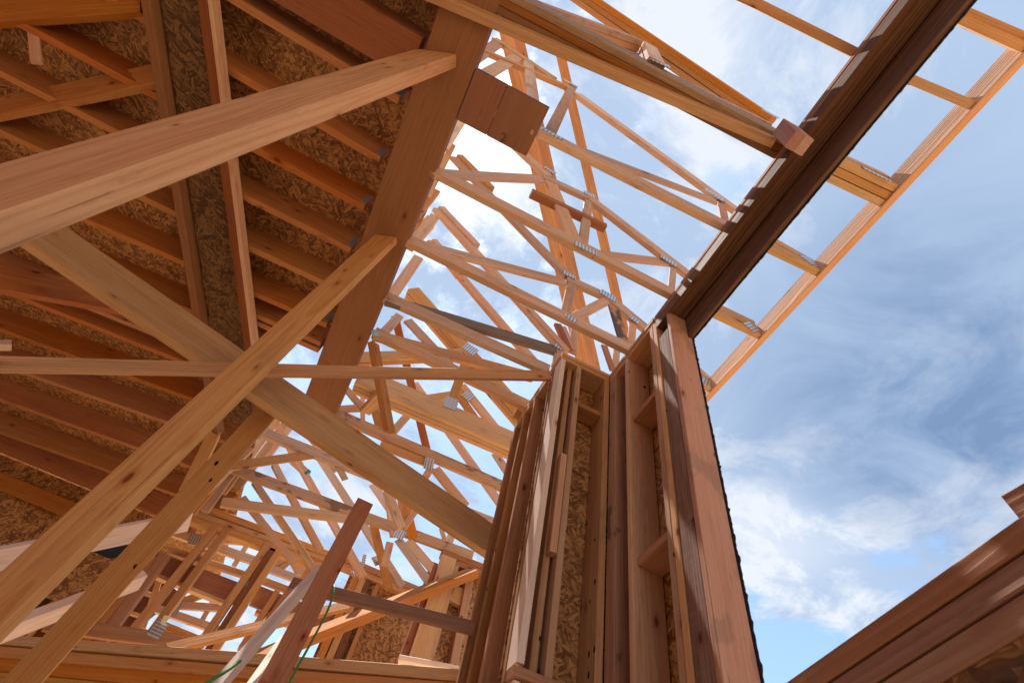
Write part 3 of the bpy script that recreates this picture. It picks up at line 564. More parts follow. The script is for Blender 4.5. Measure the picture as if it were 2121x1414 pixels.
  ('bar','stud','wall',[-3.045,-2.95,0.0,-3.045,-2.95,4.258,0.1,0.038,0.0,1.0,0.0]),
  ('bar','stud','wall',[-2.639,-2.95,0.0,-2.639,-2.95,4.258,0.1,0.038,0.0,1.0,0.0]),
  ('bar','stud','wall',[-2.233,-2.95,0.0,-2.233,-2.95,4.258,0.1,0.038,0.0,1.0,0.0]),
  ('bar','stud','wall',[-1.827,-2.95,0.0,-1.827,-2.95,4.258,0.1,0.038,0.0,1.0,0.0]),
  ('bar','stud','wall',[-1.421,-2.95,0.0,-1.421,-2.95,4.258,0.1,0.038,0.0,1.0,0.0]),
 ]),
 ('unseen_side_wall', 'unseen sheathed wall on the left, added to darken the room', 'stud wall', None, [  # out of view; put in to deepen the shade indoors
  ('bar','sheathing','osb',[-5.613,-3.0,2.25,-5.613,6.4,2.25,4.5,0.014,0.0,0.0,1.0]),
  ('bar','top_plate','fir',[-5.554,-2.88,4.279,-5.554,6.4,4.279,0.1,0.038,1.0,0.0,0.0]),
 ]),
 ('felt_strip', 'torn strip of black felt hanging under the pinkish sunlit plank', 'felt strip', None, [
  ('bar','','felt',[-1.463,4.323,3.374,-1.267,4.323,3.549,0.0973,0.012,-0.669,-0.0,0.743]),
 ]),
]

# light and sky
SUN_ENERGY = 5.0; SKY_STRENGTH = 0.115; EXPOSURE = 0.92
SKY_GAIN = (1.35, 1.35, 1.25); CLOUD_WHITE = (4.0, 4.25, 4.7); CLOUD_GREY = (2.3, 2.95, 4.0); CLOUD_STORM = (1.0, 1.55, 2.6)
# (x/z, y/z, size, amount) of sky directions where cloud is thicker / thinner, and where it is darker
CLOUD_BLOBS = [(.88, .25, .50, .24), (.62, .0, .25, .14), (.13, .02, .22, .10), (1.0, .86, .22, .10), (1.32, 1.30, .22, -.32), (.31, .19, .05, -.22), (.20, 1.0, .5, -.08), (1.19, .60, .12, -.02)]
SHADE_BLOBS = [(.12, .28, .16, .5), (.92, .30, .40, .5), (.70, .06, .25, .7), (.13, .02, .14, -.9), (1.0, .88, .16, -.7), (-.04, .38, .14, -.5), (.31, .15, .10, -.5), (.84, .76, .08, -.6), (.15, .75, .5, .45), (.45, .10, .12, .35), (.30, -.10, .12, .3)]
STORM_BLOBS = [(.95, .34, .40, 1.0), (1.15, .45, .30, .5), (.70, .10, .2, .25), (1.02, .90, .22, -.8)]
scene = bpy.context.scene
coll = scene.collection
RND = random.Random(11)
ELEV = math.asin(SUN_DIR[2])

# ------------------------------------------------------------------ node helpers
class NT:
    def __init__(self, tree):
        self.t = tree; self.n = tree.nodes; self.l = tree.links
    def new(self, typ, **kw):
        nd = self.n.new(typ)
        for k, v in kw.items(): setattr(nd, k, v)
        return nd
    def put(self, sock, v):
        if isinstance(v, bpy.types.NodeSocket): self.l.new(v, sock)
        elif v is not None: sock.default_value = v
    def math(self, op, a, b=None, c=None, clamp=False):
        nd = self.new('ShaderNodeMath', operation=op, use_clamp=clamp)
        for i, v in enumerate((a, b, c)):
            if v is not None: self.put(nd.inputs[i], v)
        return nd.outputs[0]
    def vmath(self, op, a, b=None):
        nd = self.new('ShaderNodeVectorMath', operation=op)
        self.put(nd.inputs[0], a)
        if b is not None: self.put(nd.inputs[1], b)
        return nd.outputs['Value'] if op in ('LENGTH', 'DISTANCE', 'DOT_PRODUCT') else nd.outputs['Vector']
    def mix(self, f, a, b, typ='MIX'):
        nd = self.new('ShaderNodeMix', data_type='RGBA', blend_type=typ)
        self.put(nd.inputs[0], f)
        for s, v in ((nd.inputs[6], a), (nd.inputs[7], b)):
            self.put(s, v if isinstance(v, bpy.types.NodeSocket) else (*v, 1.0))
        return nd.outputs[2]
    def noise(self, vec, scale, detail=3.0, rough=0.5, dist=0.0, col=False):
        nd = self.new('ShaderNodeTexNoise')
        self.put(nd.inputs['Vector'], vec); self.put(nd.inputs['Scale'], scale)
        self.put(nd.inputs['Detail'], detail); self.put(nd.inputs['Roughness'], rough); self.put(nd.inputs['Distortion'], dist)
        return nd.outputs['Color' if col else 'Fac']
    def ramp(self, f, lo, hi, a=0.0, b=1.0):
        nd = self.new('ShaderNodeMapRange', interpolation_type='SMOOTHSTEP')
        self.put(nd.inputs[0], f)
        for i, v in zip((1, 2, 3, 4), (lo, hi, a, b)): self.put(nd.inputs[i], v)
        return nd.outputs[0]
    def scale(self, vec, s):
        nd = self.new('ShaderNodeMapping')
        self.put(nd.inputs['Vector'], vec); nd.inputs['Scale'].default_value = s
        return nd.outputs[0]

def new_mat(name):
    m = bpy.data.materials.new(name); m.use_nodes = True
    t = NT(m.node_tree)
    b = next(n for n in t.n if n.type == 'BSDF_PRINCIPLED')
    return m, t, b

def wood(name, light, dark, knots=0.45, rough_saw=0.0, grey=0.0, holes=0.0, stain=0.0, stain_col=(.05, .05, .055), contrast=1.0, val=0.16):
    """sawn softwood: growth rings, streaks, knots, end grain, each board with its own tint"""
    m, t, b = new_mat(name)
    tc = t.new('ShaderNodeTexCoord'); oi = t.new('ShaderNodeObjectInfo')
    rnd = oi.outputs['Random']
    wn = t.new('ShaderNodeTexWhiteNoise', noise_dimensions='1D'); t.put(wn.inputs['W'], rnd)
    off = t.vmath('MULTIPLY', wn.outputs['Color'], (37.0, 1.3, 1.3))
    p = t.vmath('ADD', tc.outputs['Object'], off)
    # rings about a pith lying off the board
    sep = t.new('ShaderNodeSeparateXYZ'); t.put(sep.inputs[0], tc.outputs['Object'])
    ringc = t.new('ShaderNodeSeparateXYZ'); t.put(ringc.inputs[0], wn.outputs['Color'])
    warp = t.noise(t.scale(p, (0.9, 4.0, 4.0)), 1.0, 2.0)
    warp2 = t.noise(t.scale(p, (3.0, 22.0, 22.0)), 1.0, 2.0)
    yy = t.math('ADD', sep.outputs['Y'], t.math('MULTIPLY_ADD', ringc.outputs['X'], 0.16, -0.08))
    zz = t.math('ADD', sep.outputs['Z'], t.math('MULTIPLY_ADD', ringc.outputs['Y'], 0.10, 0.015))
    rad = t.math('SQRT', t.math('ADD', t.math('MULTIPLY', yy, yy), t.math('MULTIPLY', zz, zz)))
    rad = t.math('ADD', rad, t.math('MULTIPLY', warp, 0.055)); rad = t.math('ADD', rad, t.math('MULTIPLY', warp2, 0.004))
    ring = t.math('FRACT', t.math('MULTIPLY', rad, 95.0))
    ring = t.math('MULTIPLY', t.ramp(ring, 0.25, 0.93), t.ramp(ring, 1.0, 0.95))
    streak = t.noise(t.scale(p, (3.2, 62.0, 62.0)), 1.0, 4.0, 0.65)
    band = t.noise(t.scale(p, (0.7, 11.0, 11.0)), 1.0, 2.0)
    f = t.math('MULTIPLY_ADD', ring, 0.30 * contrast, t.math('MULTIPLY', t.ramp(streak, 0.33, 0.70), 0.42 * contrast))
    f = t.math('ADD', f, t.math('MULTIPLY_ADD', band, 0.9 * contrast, -0.36 * contrast), clamp=True)
    col = t.mix(f, light, dark)
    # heartwood tint
    heart = t.ramp(t.noise(t.scale(p, (0.35, 5.0, 5.0)), 1.0, 1.0), 0.45, 0.62)
    col = t.mix(t.math('MULTIPLY', heart, 0.35), col, (dark[0] * 1.05, dark[1] * 0.82, dark[2] * 0.70))
    # knots
    if knots > 0:
        vo = t.new('ShaderNodeTexVoronoi'); t.put(vo.inputs['Vector'], t.scale(p, (5.5, 13.0, 13.0))); vo.inputs['Scale'].default_value = 1.0
        sc = t.new('ShaderNodeSeparateColor'); t.put(sc.inputs[0], vo.outputs['Color'])
        has = t.math('LESS_THAN', sc.outputs[0], knots * 1.15)
        size = t.math('MULTIPLY_ADD', sc.outputs[1], 0.09, 0.06)
        dk = t.math('ADD', vo.outputs['Distance'], t.math('MULTIPLY_ADD', warp2, 0.10, -0.05))
        core = t.math('MULTIPLY', t.ramp(t.math('DIVIDE', dk, size), 1.05, 0.55), has)
        halo = t.math('MULTIPLY', t.ramp(t.math('DIVIDE', dk, size), 2.6, 0.9), has)
        col = t.mix(t.math('MULTIPLY', halo, 0.5), col, (dark[0] * 0.85, dark[1] * 0.62, dark[2] * 0.5))
        col = t.mix(t.math('MULTIPLY', core, 0.86), col, (dark[0] * 0.32, dark[1] * 0.22, dark[2] * 0.18))
    # splinters, drying checks
    chk = t.noise(t.scale(p, (3.0, 160.0, 160.0)), 1.0, 1.0)
    col = t.mix(t.math('MULTIPLY', t.ramp(chk, 0.70, 0.76), 0.45), col, (dark[0] * .3, dark[1] * .25, dark[2] * .22))
    if rough_saw > 0:
        saw = t.noise(t.scale(p, (55.0, 6.0, 6.0)), 1.0, 2.0)
        col = t.mix(t.math('MULTIPLY', t.ramp(saw, 0.5, 0.72), rough_saw), col, (.30, .24, .20))
        mr = t.noise(t.scale(p, (5.0, 9.0, 9.0)), 1.0, 3.0, .6)
        col = t.mix(t.math('MULTIPLY', t.ramp(mr, 0.58, 0.68), rough_saw * .8), col, (.22, .12, .08))
    if grey > 0:
        g = t.noise(t.scale(p, (0.8, 6.0, 6.0)), 1.0, 4.0, .65)
        col = t.mix(t.math('MULTIPLY', t.ramp(g, 0.3, 0.6), grey), col, (.20, .165, .145))
    if holes > 0:
        vh = t.new('ShaderNodeTexVoronoi'); t.put(vh.inputs['Vector'], t.scale(p, (14.0, 26.0, 26.0))); vh.inputs['Scale'].default_value = 1.0
        sh = t.new('ShaderNodeSeparateColor'); t.put(sh.inputs[0], vh.outputs['Color'])
        hole = t.math('MULTIPLY', t.math('LESS_THAN', vh.outputs['Distance'], 0.19), t.math('LESS_THAN', sh.outputs[0], t.math('MULTIPLY', t.ramp(t.noise(t.scale(p, (1.6, 2.0, 2.0)), 1.0, 1.0), .42, .60), holes)))
        col = t.mix(hole, col, (.012, .010, .010))
    if stain > 0:
        s = t.noise(t.scale(p, (4.5, 7.0, 7.0)), 1.0, 3.0, .55)
        col = t.mix(t.math('MULTIPLY', t.ramp(s, 0.56, 0.62), stain), col, stain_col)
    # general dirt
    d = t.noise(t.scale(p, (2.2, 9.0, 9.0)), 1.0, 4.0, .7)
    col = t.mix(t.math('MULTIPLY', t.ramp(d, 0.52, 0.78), 0.38), col, (.16, .11, .085))
    blot = t.noise(t.scale(p, (7.0, 26.0, 26.0)), 1.0, 4.0, .7)
    col = t.mix(t.math('MULTIPLY', t.ramp(blot, 0.60, 0.74), 0.30), col, (dark[0] * .55, dark[1] * .5, dark[2] * .48))
    # end grain darker
    ns = t.new('ShaderNodeSeparateXYZ'); t.put(ns.inputs[0], tc.outputs['Normal'])
    end = t.math('GREATER_THAN', t.math('ABSOLUTE', ns.outputs[0]), 0.75)
    col = t.mix(t.math('MULTIPLY', end, 0.45), col, (dark[0] * .6, dark[1] * .55, dark[2] * .5))
    hs = t.new('ShaderNodeHueSaturation')
    t.put(hs.inputs['Hue'], t.math('MULTIPLY_ADD', ringc.outputs['Z'], 0.014, 0.490))
    t.put(hs.inputs['Saturation'], t.math('MULTIPLY_ADD', ringc.outputs['X'], 0.25, 0.88))
    t.put(hs.inputs['Value'], t.math('MULTIPLY_ADD', ringc.outputs['Y'], 2 * val, 1.0 - val))
    t.put(hs.inputs['Color'], col)
    t.put(b.inputs['Base Color'], hs.outputs[0])
    t.put(b.inputs['Roughness'], t.math('MULTIPLY_ADD', f, 0.15, 0.74)); b.inputs['Specular IOR Level'].default_value = 0.16
    bp = t.new('ShaderNodeBump'); bp.inputs['Strength'].default_value = 0.35; bp.inputs['Distance'].default_value = 0.002
    t.put(bp.inputs['Height'], t.math('MULTIPLY_ADD', streak, 0.7, ring)); t.put(b.inputs['Normal'], bp.outputs[0])
    return m

def strand_board(name, tone=1.0, wet=0.0, s=1.0):
    """OSB: three layers of stretched flakes, each cell with its own colour"""
    m, t, b = new_mat(name)
    tc = t.new('ShaderNodeTexCoord'); co = tc.outputs['Object']
    wob = t.vmath('MULTIPLY', t.noise(co, 9.0, 2.0, col=True), (.05, .05, .05))
    co = t.vmath('ADD', co, wob)
    layers = []
    for k, (ang, sx, sy) in enumerate(((0.25, 20.0, 85.0), (1.2, 23.0, 75.0), (2.3, 17.0, 90.0))):
        mp = t.new('ShaderNodeMapping'); t.put(mp.inputs['Vector'], co); mp.inputs['Rotation'].default_value = (0, 0, ang); mp.inputs['Location'].default_value = (k * 3.1, k * 1.7, 0)
        sc2 = t.scale(mp.outputs[0], (sx * s, sy * s, 20.0))
        v = t.new('ShaderNodeTexVoronoi'); t.put(v.inputs['Vector'], sc2); v.inputs['Scale'].default_value = 1.0
        c = t.new('ShaderNodeSeparateColor'); t.put(c.inputs[0], v.outputs['Color'])
        fib = t.noise(t.scale(mp.outputs[0], (8, 170, 60)), 1.0, 2.0)
        layers.append((c, v.outputs['Distance'], fib))
    pick = layers[0][0].outputs[1]
    def lay(i):
        c, dist, fib = layers[i]
        k = t.math('MULTIPLY_ADD', fib, 0.45, t.math('MULTIPLY', c.outputs[0], 0.75))
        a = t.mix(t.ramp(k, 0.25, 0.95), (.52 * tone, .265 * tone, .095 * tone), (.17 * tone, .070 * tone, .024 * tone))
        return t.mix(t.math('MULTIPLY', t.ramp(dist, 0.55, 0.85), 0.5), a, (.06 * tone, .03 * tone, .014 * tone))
    col = t.mix(t.math('GREATER_THAN', layers[1][0].outputs[2], 0.55), lay(0), lay(1))
    col = t.mix(t.math('GREATER_THAN', layers[2][0].outputs[2], 0.66), col, lay(2))
    if wet:
        w = t.noise(t.scale(co, (1.2, 7, 7)), 1.0, 4.0, .6)
        col = t.mix(t.math('MULTIPLY', t.ramp(w, .45, .62), wet), col, (.03, .02, .018))
    t.put(b.inputs['Base Color'], col); b.inputs['Roughness'].default_value = 0.6; b.inputs['Specular IOR Level'].default_value = 0.3
    bp = t.new('ShaderNodeBump'); bp.inputs['Strength'].default_value = 0.5; bp.inputs['Distance'].default_value = 0.003
    t.put(bp.inputs['Height'], layers[0][0].outputs[0]); t.put(b.inputs['Normal'], bp.outputs[0])
    return m

def plate_metal(name, base=(.62, .65, .69), holes=False, dull=False):
    """pressed galvanised truss plate: rows of punched teeth"""
    m, t, b = new_mat(name)
    tc = t.new('ShaderNodeTexCoord'); sp = t.new('ShaderNodeSeparateXYZ'); t.put(sp.inputs[0], tc.outputs['Object'])
    row = t.math('FRACT', t.math('MULTIPLY', sp.outputs['X'], 48.0))
    slot = t.math('FRACT', t.math('MULTIPLY', sp.outputs['Y'], 36.0))
    cut = t.math('MULTIPLY', t.ramp(row, 0.52, 0.66), t.ramp(slot, 0.05, 0.16))
    cut = t.math('MULTIPLY', cut, t.math('LESS_THAN', row, 0.97))
    sm = t.noise(tc.outputs['Object'], 22.0, 3.0)
    c0 = t.mix(sm, base, (base[0] * .8, base[1] * .82, base[2] * .85))
    col = c0 if dull else t.mix(t.math('MULTIPLY', cut, 0.8), c0, (.09, .11, .14))
    t.put(b.inputs['Base Color'], col); b.inputs['Metallic'].default_value = 0.55 if not dull else 0.3; b.inputs['Roughness'].default_value = 0.42
    return m

def plain(name, col, rough=0.6, var=0.15, sc=20.0, metallic=0.0):
    m, t, b = new_mat(name)
    tc = t.new('ShaderNodeTexCoord')
    n = t.noise(tc.outputs['Object'], sc, 4.0, .6)
    t.put(b.inputs['Base Color'], t.mix(n, [c * (1 - var) for c in col], [min(1, c * (1 + var)) for c in col]))
    b.inputs['Roughness'].default_value = rough; b.inputs['Metallic'].default_value = metallic
    return m

FIR = ((.59, .34, .155), (.42, .195, .075))
MATS = {
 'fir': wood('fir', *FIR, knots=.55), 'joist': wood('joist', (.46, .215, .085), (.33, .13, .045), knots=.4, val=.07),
 'spruce': wood('spruce', (.63, .40, .205), (.48, .26, .115)), 'yellow': wood('yellow', (.62, .34, .11), (.47, .22, .06)), 'orange': wood('orange', (.55, .29, .115), (.40, .175, .06)),
 'red': wood('red', (.42, .19, .10), (.28, .105, .05)), 'redbrown': wood('redbrown', (.26, .125, .055), (.16, .068, .028)),
 'pale': wood('pale', (.66, .45, .31), (.50, .30, .19)), 'tan': wood('tan', (.60, .38, .20), (.46, .25, .12), knots=.6, holes=.10),
 'rough': wood('rough', (.58, .40, .28), (.40, .23, .15), rough_saw=.6), 'rough_dark': wood('rough_dark', (.32, .21, .165), (.19, .105, .075), rough_saw=.25, contrast=1.8),
 'weathered': wood('weathered', (.30, .23, .18), (.13, .095, .075), grey=.6, contrast=1.6), 'weatheredred': wood('weatheredred', (.38, .22, .15), (.26, .13, .085), grey=.25, knots=.6),
 'stained': wood('stained', (.56, .36, .22), (.40, .21, .12), stain=.85, stain_col=(.07, .07, .075)), 'sprayed': wood('sprayed', (.62, .40, .25), (.46, .26, .14), stain=.55, stain_col=(.04, .025, .02)),
 'nailed': wood('nailed', (.56, .345, .17), (.43, .225, .10), holes=.40), 'nailedpale': wood('nailedpale', (.52, .35, .30), (.40, .24, .20), holes=.30, knots=.1),
 'lvl': wood('lvl', (.29, .13, .065), (.215, .088, .042), knots=.22, contrast=.7, val=.06),
 'wall': wood('wall', (.49, .27, .14), (.32, .15, .07), knots=.6, holes=.12), 'wallpale': wood('wallpale', (.57, .345, .195), (.41, .215, .11), holes=.12),
 'bleached_sunlit': wood('bleached_sunlit', (.84, .74, .67), (.70, .57, .50), knots=.3), 'sunlit_pink': wood('sunlit_pink', (.86, .70, .62), (.70, .50, .41), knots=.35),  # near-white tones carry sunlight in the base colour
 'jamb': wood('jamb', (.56, .34, .235), (.44, .24, .155), knots=.65, holes=.06, stain=.35, stain_col=(.16, .12, .10)), 'fascia': wood('fascia', (.70, .49, .37), (.54, .32, .21), knots=.5),
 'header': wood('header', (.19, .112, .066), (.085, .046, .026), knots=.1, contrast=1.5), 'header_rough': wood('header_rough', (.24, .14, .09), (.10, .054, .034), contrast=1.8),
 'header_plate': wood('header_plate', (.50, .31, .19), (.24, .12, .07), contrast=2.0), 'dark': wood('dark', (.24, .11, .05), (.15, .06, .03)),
 'low0': wood('low0', (.42, .235, .15), (.27, .13, .08)), 'low1': wood('low1', (.36, .19, .125), (.22, .10, .06)),
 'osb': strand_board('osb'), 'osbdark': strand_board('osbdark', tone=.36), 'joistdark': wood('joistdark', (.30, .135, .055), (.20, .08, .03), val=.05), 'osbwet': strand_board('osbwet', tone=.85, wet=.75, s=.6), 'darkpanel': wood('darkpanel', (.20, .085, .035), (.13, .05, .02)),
 'metal': plate_metal('metal'), 'metal_dull': plate_metal('metal_dull', (.30, .32, .34), dull=True), 'perforated': plate_metal('perforated', (.66, .67, .70)),
 'hipw': wood('hipw', (.56, .345, .20), (.42, .22, .115), knots=.3),
 'truss': wood('truss', (.66, .46, .33), (.50, .31, .19), knots=.45), 'trussred': wood('trussred', (.54, .30, .18), (.38, .18, .09)),
 'wallstain': wood('wallstain', (.44, .24, .145), (.28, .13, .075), knots=.7, stain=.6, stain_col=(.05, .035, .03)),
 'roughchord': wood('roughchord', (.40, .27, .19), (.26, .15, .09), rough_saw=.5), 'redplank': wood('redplank', (.46, .24, .14), (.33, .145, .075)),
 'felt': plain('felt', (.020, .030, .040), .9), 'ink': plain('ink', (.03, .025, .03), .8), 'rope': plain('rope', (.07, .22, .05), .55), 'bluepaint': plain('bluepaint', (.05, .16, .20), .5),
 'tagpaper': plain('tagpaper', (.78, .74, .50), .7, .2, 60.0),
}

# ------------------------------------------------------------------ geometry
def frame(P1, P2, u):
    X = (P2 - P1).normalized(); Y = (u - X * u.dot(X)).normalized(); Z = X.cross(Y)
    return Matrix((X, Y, Z)).transposed()

def board_mesh(name, L, w, t, mat, bow, seed, by0=None, bz0=0.0):
    """chamfered board along local X, width along Y, thickness along Z, with a slight natural bow, or a given bend matched to the image"""
    r = random.Random(seed)
    c = min(0.0028, 0.16 * min(w, t)); a, b = w / 2, t / 2
    prof = [(-a + c, -b), (a - c, -b), (a, -b + c), (a, b - c), (a - c, b), (-a + c, b), (-a, b - c), (-a, -b + c)]
    n = 8 if bow else 1
    by, bz = (r.uniform(-1, 1) * L * .0016, r.uniform(-1, 1) * L * .0022) if bow else (0, 0)
    tw = r.uniform(-1, 1) * .012 if bow else 0
    if by0 is not None: by, bz = by0, bz0; n = 12
    ragged = mat == 'felt'
    if ragged: n = max(4, int(L / .012))
    vs, fs = [], []
    for i in range(n + 1):
        j = r.uniform(-.0016, .0016) + r.choice((0,) * 14 + (.003, .005)) if ragged else 0
        s = i / n; x = (s - .5) * L; q = 4 * s * (1 - s); th = tw * (s - .5)
        for y, z in prof:
            if ragged and y < 0: y -= j
            vs.append((x, y * math.cos(th) - z * math.sin(th) + by * q, y * math.sin(th) + z * math.cos(th) + bz * q))
    for i in range(n):
        for k in range(8):
            fs.append((i * 8 + k, i * 8 + (k + 1) % 8, (i + 1) * 8 + (k + 1) % 8, (i + 1) * 8 + k))
    fs.append(tuple(range(7, -1, -1))); fs.append(tuple(n * 8 + k for k in range(8)))
    me = bpy.data.meshes.new(name); me.from_pydata(vs, [], fs); me.update(); me.materials.append(MATS[mat])
    return me

def tube_mesh(name, pts, r, mat):
    pts = [Vector(p) for p in pts]
    fine = []
    for i in range(len(pts) - 1):                      # Catmull-Rom
        p0, p1, p2, p3 = pts[max(i - 1, 0)], pts[i], pts[i + 1], pts[min(i + 2, len(pts) - 1)]
        for k in range(6):
            s = k / 6
            fine.append(.5 * ((2 * p1) + (p2 - p0) * s + (2 * p0 - 5 * p1 + 4 * p2 - p3) * s * s + (3 * p1 - p0 - 3 * p2 + p3) * s ** 3))
    fine.append(pts[-1])
    vs, fs, N = [], [], 10
    o = fine[0]
    for i, p in enumerate(fine):
        d = (fine[min(i + 1, len(fine) - 1)] - fine[max(i - 1, 0)]).normalized()
        a = d.cross(Vector((0.3, 0.2, 1))).normalized(); b = d.cross(a)
        for k in range(N):
            an = 2 * math.pi * k / N
            vs.append(p - o + (a * math.cos(an) + b * math.sin(an)) * r)
    for i in range(len(fine) - 1):
        for k in range(N):
            fs.append((i * N + k, i * N + (k + 1) % N, (i + 1) * N + (k + 1) % N, (i + 1) * N + k))
    fs.append(tuple(range(N - 1, -1, -1))); fs.append(tuple((len(fine) - 1) * N + k for k in range(N)))
    me = bpy.data.meshes.new(name); me.from_pydata([tuple(v) for v in vs], [], fs); me.update(); me.materials.append(MATS[mat])
    for p in me.polygons: p.use_smooth = True
    return me, o

NOBOW = {'bluepaint2', 'metal', 'metal_dull', 'perforated', 'osb', 'osbwet', 'felt', 'tagpaper', 'bluepaint'}
STRAIGHT = {'ply', 'top_plate', 'outer_board', 'weather_barrier', 'sheathing', 'plate', 'corner_post', 'bottom_chord', 'edge_strip', 'rail', 'panel', 'jamb_stud', 'fascia_board'}
SEED = [0]
def make(part_name, p):
    SEED[0] += 1
    if p[0] == 'tube':
        me, o = tube_mesh(part_name, p[3], p[4], p[2])
        ob = bpy.data.objects.new(part_name, me); M = Matrix.Translation(o)
    else:
        v = p[3]; P1, P2 = Vector(v[0:3]), Vector(v[3:6]); u = Vector(v[8:11]); L = (P2 - P1).length
        me = board_mesh(part_name, L, v[6], v[7], p[2], L > .7 and p[2] not in NOBOW and part_name not in STRAIGHT and abs((P2 - P1).normalized().z) < .995, SEED[0], *p[5:7])
        ob = bpy.data.objects.new(part_name, me)
        M = Matrix.Translation((P1 + P2) / 2) @ frame(P1, P2, u).to_4x4()
        if len(p) > 4 and p[4]: ob['label'] = p[4]
    coll.objects.link(ob)
    return ob, M

def tag(o, label, cat, group=None, kind=None):
    if label: o['label'] = label
    if cat: o['category'] = cat
    if group: o['group'] = group
    if kind: o['kind'] = kind

for name, label, cat, group, parts in THINGS:
    if len(parts) == 1 and not parts[0][1]:
        ob, M = make(name, parts[0]); ob.matrix_world = M; tag(ob, label, cat, group, 'thing'); continue
    made = [make(p[1], p) for p in parts]
    zmin = min(M.translation.z for _, M in made)
    cx = sum(M.translation.x for _, M in made) / len(made); cy = sum(M.translation.y for _, M in made) / len(made)
    root = bpy.data.objects.new(name, None); coll.objects.link(root); root.location = (cx, cy, zmin); root.empty_display_size = .1
    tag(root, label, cat, group, 'thing')
    inv = Matrix.Translation((-cx, -cy, -zmin))
    joists = [(ob, M) for (ob, M) in made if ob.name.startswith('joist') and 'hanger' not in ob.name]
    nh = 0
    for (ob, M), p in zip(made, parts):
        if p[0] == 'sub':
            par, PM = joists[nh]; nh += 1
            ob.parent = par; ob.matrix_parent_inverse = Matrix.Identity(4); ob.matrix_local = PM.inverted() @ M
        else:
            ob.parent = root; ob.matrix_parent_inverse = Matrix.Identity(4); ob.matrix_local = inv @ M

# ------------------------------------------------------------------ floor and ground (bounce the daylight up into the frame)
def sheet(name, x0, y0, x1, y1, z, mat, thick=None):
    if thick:
        vs = [(x, y, zz) for zz in (z - thick, z) for x, y in ((x0, y0), (x1, y0), (x1, y1), (x0, y1))]
        fs = [(3, 2, 1, 0), (4, 5, 6, 7), (0, 1, 5, 4), (1, 2, 6, 5), (2, 3, 7, 6), (3, 0, 4, 7)]
    else:
        vs = [(x0, y0, z), (x1, y0, z), (x1, y1, z), (x0, y1, z)]; fs = [(0, 1, 2, 3)]
    me = bpy.data.meshes.new(name); me.from_pydata(vs, [], fs); me.update(); me.materials.append(mat)
    o = bpy.data.objects.new(name, me); coll.objects.link(o); o['kind'] = 'structure'; return o
earth, te, be = new_mat('earth')
tce = te.new('ShaderNodeTexCoord')
te.put(be.inputs['Base Color'], te.mix(te.noise(tce.outputs['Object'], .8, 8.0, .65), (.38, .24, .12), (.50, .34, .18))); be.inputs['Roughness'].default_value = .95
sheet('ground', -900, -900, 900, 900, -.35, earth)
sheet('floor', -6.0, -4.0, 1.25, 7.5, 0.0, wood('floor_ply', (.66, .46, .27), (.54, .35, .19), knots=.2), .3)

# ------------------------------------------------------------------ sky
w = bpy.data.worlds.new('World'); scene.world = w; w.use_nodes = True
t = NT(w.node_tree)
for n in list(t.n): t.n.remove(n)
sky = t.new('ShaderNodeTexSky', sky_type='NISHITA'); sky.sun_disc = False; sky.sun_elevation = ELEV
sky.sun_rotation = math.atan2(SUN_DIR[0], SUN_DIR[1]); sky.air_density = 1.0; sky.dust_density = 0.6; sky.ozone_density = 1.5
tc = t.new('ShaderNodeTexCoord'); sp = t.new('ShaderNodeSeparateXYZ'); t.put(sp.inputs[0], tc.outputs['Generated'])
zc = t.math('MAXIMUM', sp.outputs['Z'], 0.12)
cu = t.math('DIVIDE', sp.outputs['X'], zc); cv = t.math('DIVIDE', sp.outputs['Y'], zc)
cb = t.new('ShaderNodeCombineXYZ'); t.put(cb.inputs[0], cu); t.put(cb.inputs[1], cv)
uv = cb.outputs[0]
def blob(x, y, s, a):
    d = t.vmath('DISTANCE', uv, (x, y, 0.0))
    return t.math('MULTIPLY', t.math('EXPONENT', t.math('MULTIPLY', t.math('MULTIPLY', d, d), -1.0 / (s * s))), a)
big = t.noise(uv, 2.3, 10.0, .62, .35); fine = t.noise(uv, 8.0, 8.0, .68, .5)
cov = t.math('MULTIPLY_ADD', fine, .35, t.math('MULTIPLY', big, .85))
for args in CLOUD_BLOBS: cov = t.math('ADD', cov, blob(*args))
mask = t.ramp(cov, .49, .61)
dens = t.noise(t.vmath('ADD', uv, (3.3, 1.7, 0.0)), 3.0, 9.0, .66, .45)
dark = t.ramp(dens, .38, .58)
for args in SHADE_BLOBS: dark = t.math('ADD', dark, blob(*args))
dark = t.math('MINIMUM', t.math('MAXIMUM', dark, 0.0), 1.0)
cloud = t.mix(dark, CLOUD_WHITE, CLOUD_GREY)
storm = blob(*STORM_BLOBS[0])
for args in STORM_BLOBS[1:]: storm = t.math('ADD', storm, blob(*args))
rag = t.noise(t.vmath('ADD', uv, (7.1, 2.2, 0.0)), 3.2, 8.0, .62, .6)
storm = t.math('MULTIPLY', storm, t.math('MULTIPLY_ADD', t.ramp(rag, .25, .72), .75, .25))
storm = t.math('MINIMUM', t.math('MAXIMUM', storm, 0.0), 1.0)
cloud = t.mix(storm, cloud, CLOUD_STORM)
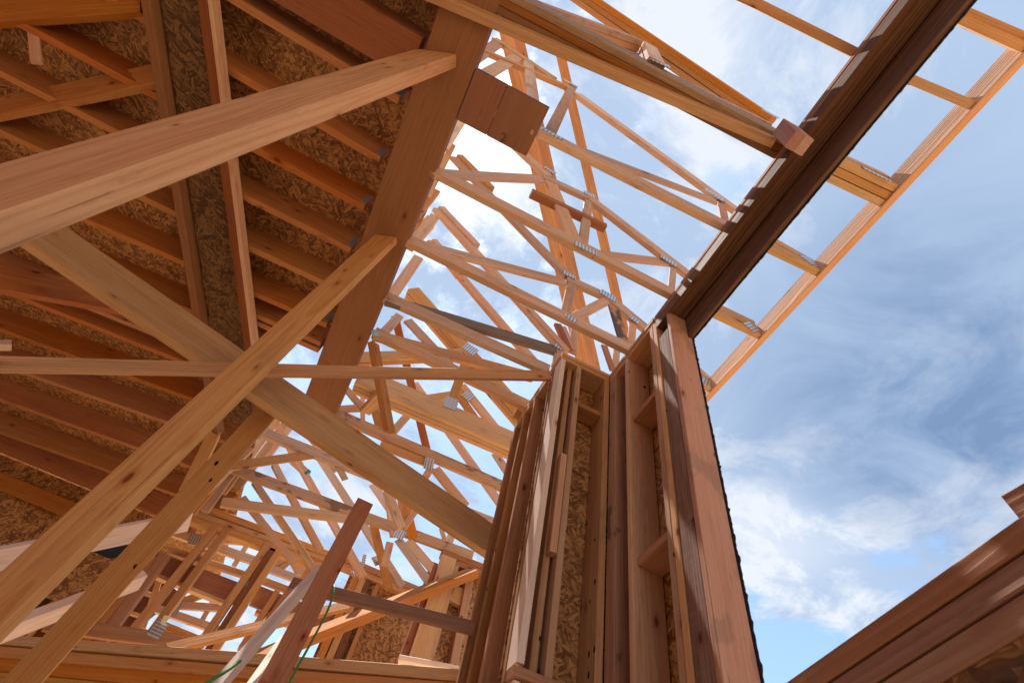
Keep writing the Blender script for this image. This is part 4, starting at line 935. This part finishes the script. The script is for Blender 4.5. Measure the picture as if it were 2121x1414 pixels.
cloud = t.vmath('ADD', cloud, t.vmath('MULTIPLY', blob(SUN_DIR[0] / SUN_DIR[2], SUN_DIR[1] / SUN_DIR[2], .10, 1.0), (4.0, 3.9, 3.7)))   # bright cloud round the sun
skyc = t.vmath('MULTIPLY', sky.outputs[0], SKY_GAIN)
col = t.mix(t.math('MULTIPLY', mask, .96), (0, 0, 0), (1, 1, 1))
mx = t.new('ShaderNodeMix', data_type='RGBA'); t.put(mx.inputs[0], mask); t.put(mx.inputs[6], skyc); t.put(mx.inputs[7], cloud)
bg = t.new('ShaderNodeBackground'); t.put(bg.inputs[0], mx.outputs[2]); bg.inputs[1].default_value = SKY_STRENGTH
out = t.new('ShaderNodeOutputWorld'); t.l.new(bg.outputs[0], out.inputs[0])

# ------------------------------------------------------------------ sun
sd = bpy.data.lights.new('sun', 'SUN'); sd.energy = SUN_ENERGY; sd.angle = math.radians(0.5); sd.color = (1.0, .95, .87)
so = bpy.data.objects.new('sun', sd); coll.objects.link(so)
so.rotation_euler = Vector(SUN_DIR).to_track_quat('Z', 'Y').to_euler(); so.location = Vector(SUN_DIR) * 30

# ------------------------------------------------------------------ camera
cd = bpy.data.cameras.new('camera'); co = bpy.data.objects.new('camera', cd); coll.objects.link(co)
cd.sensor_width = 36.0; cd.sensor_fit = 'HORIZONTAL'; cd.lens = CAMERA_LENS; cd.clip_start = .02; cd.clip_end = 4000
ax = [Vector(a) for a in CAMERA_AXES]
co.matrix_world = Matrix.Translation((0, 0, 1.5)) @ Matrix((ax[0], ax[1], ax[2])).transposed().to_4x4()
cd.dof.use_dof = True; cd.dof.focus_distance = 3.6; cd.dof.aperture_fstop = 8.0
scene.camera = co

scene.view_settings.view_transform = 'Standard'; scene.view_settings.look = 'None'
scene.view_settings.exposure = EXPOSURE; scene.view_settings.gamma = 1.0; scene.view_settings.use_curve_mapping = False
scene.render.engine = 'CYCLES'
scene.cycles.max_bounces = 8; scene.cycles.diffuse_bounces = 5; scene.cycles.use_denoising = True
scene.cycles.sample_clamp_indirect = 8.0
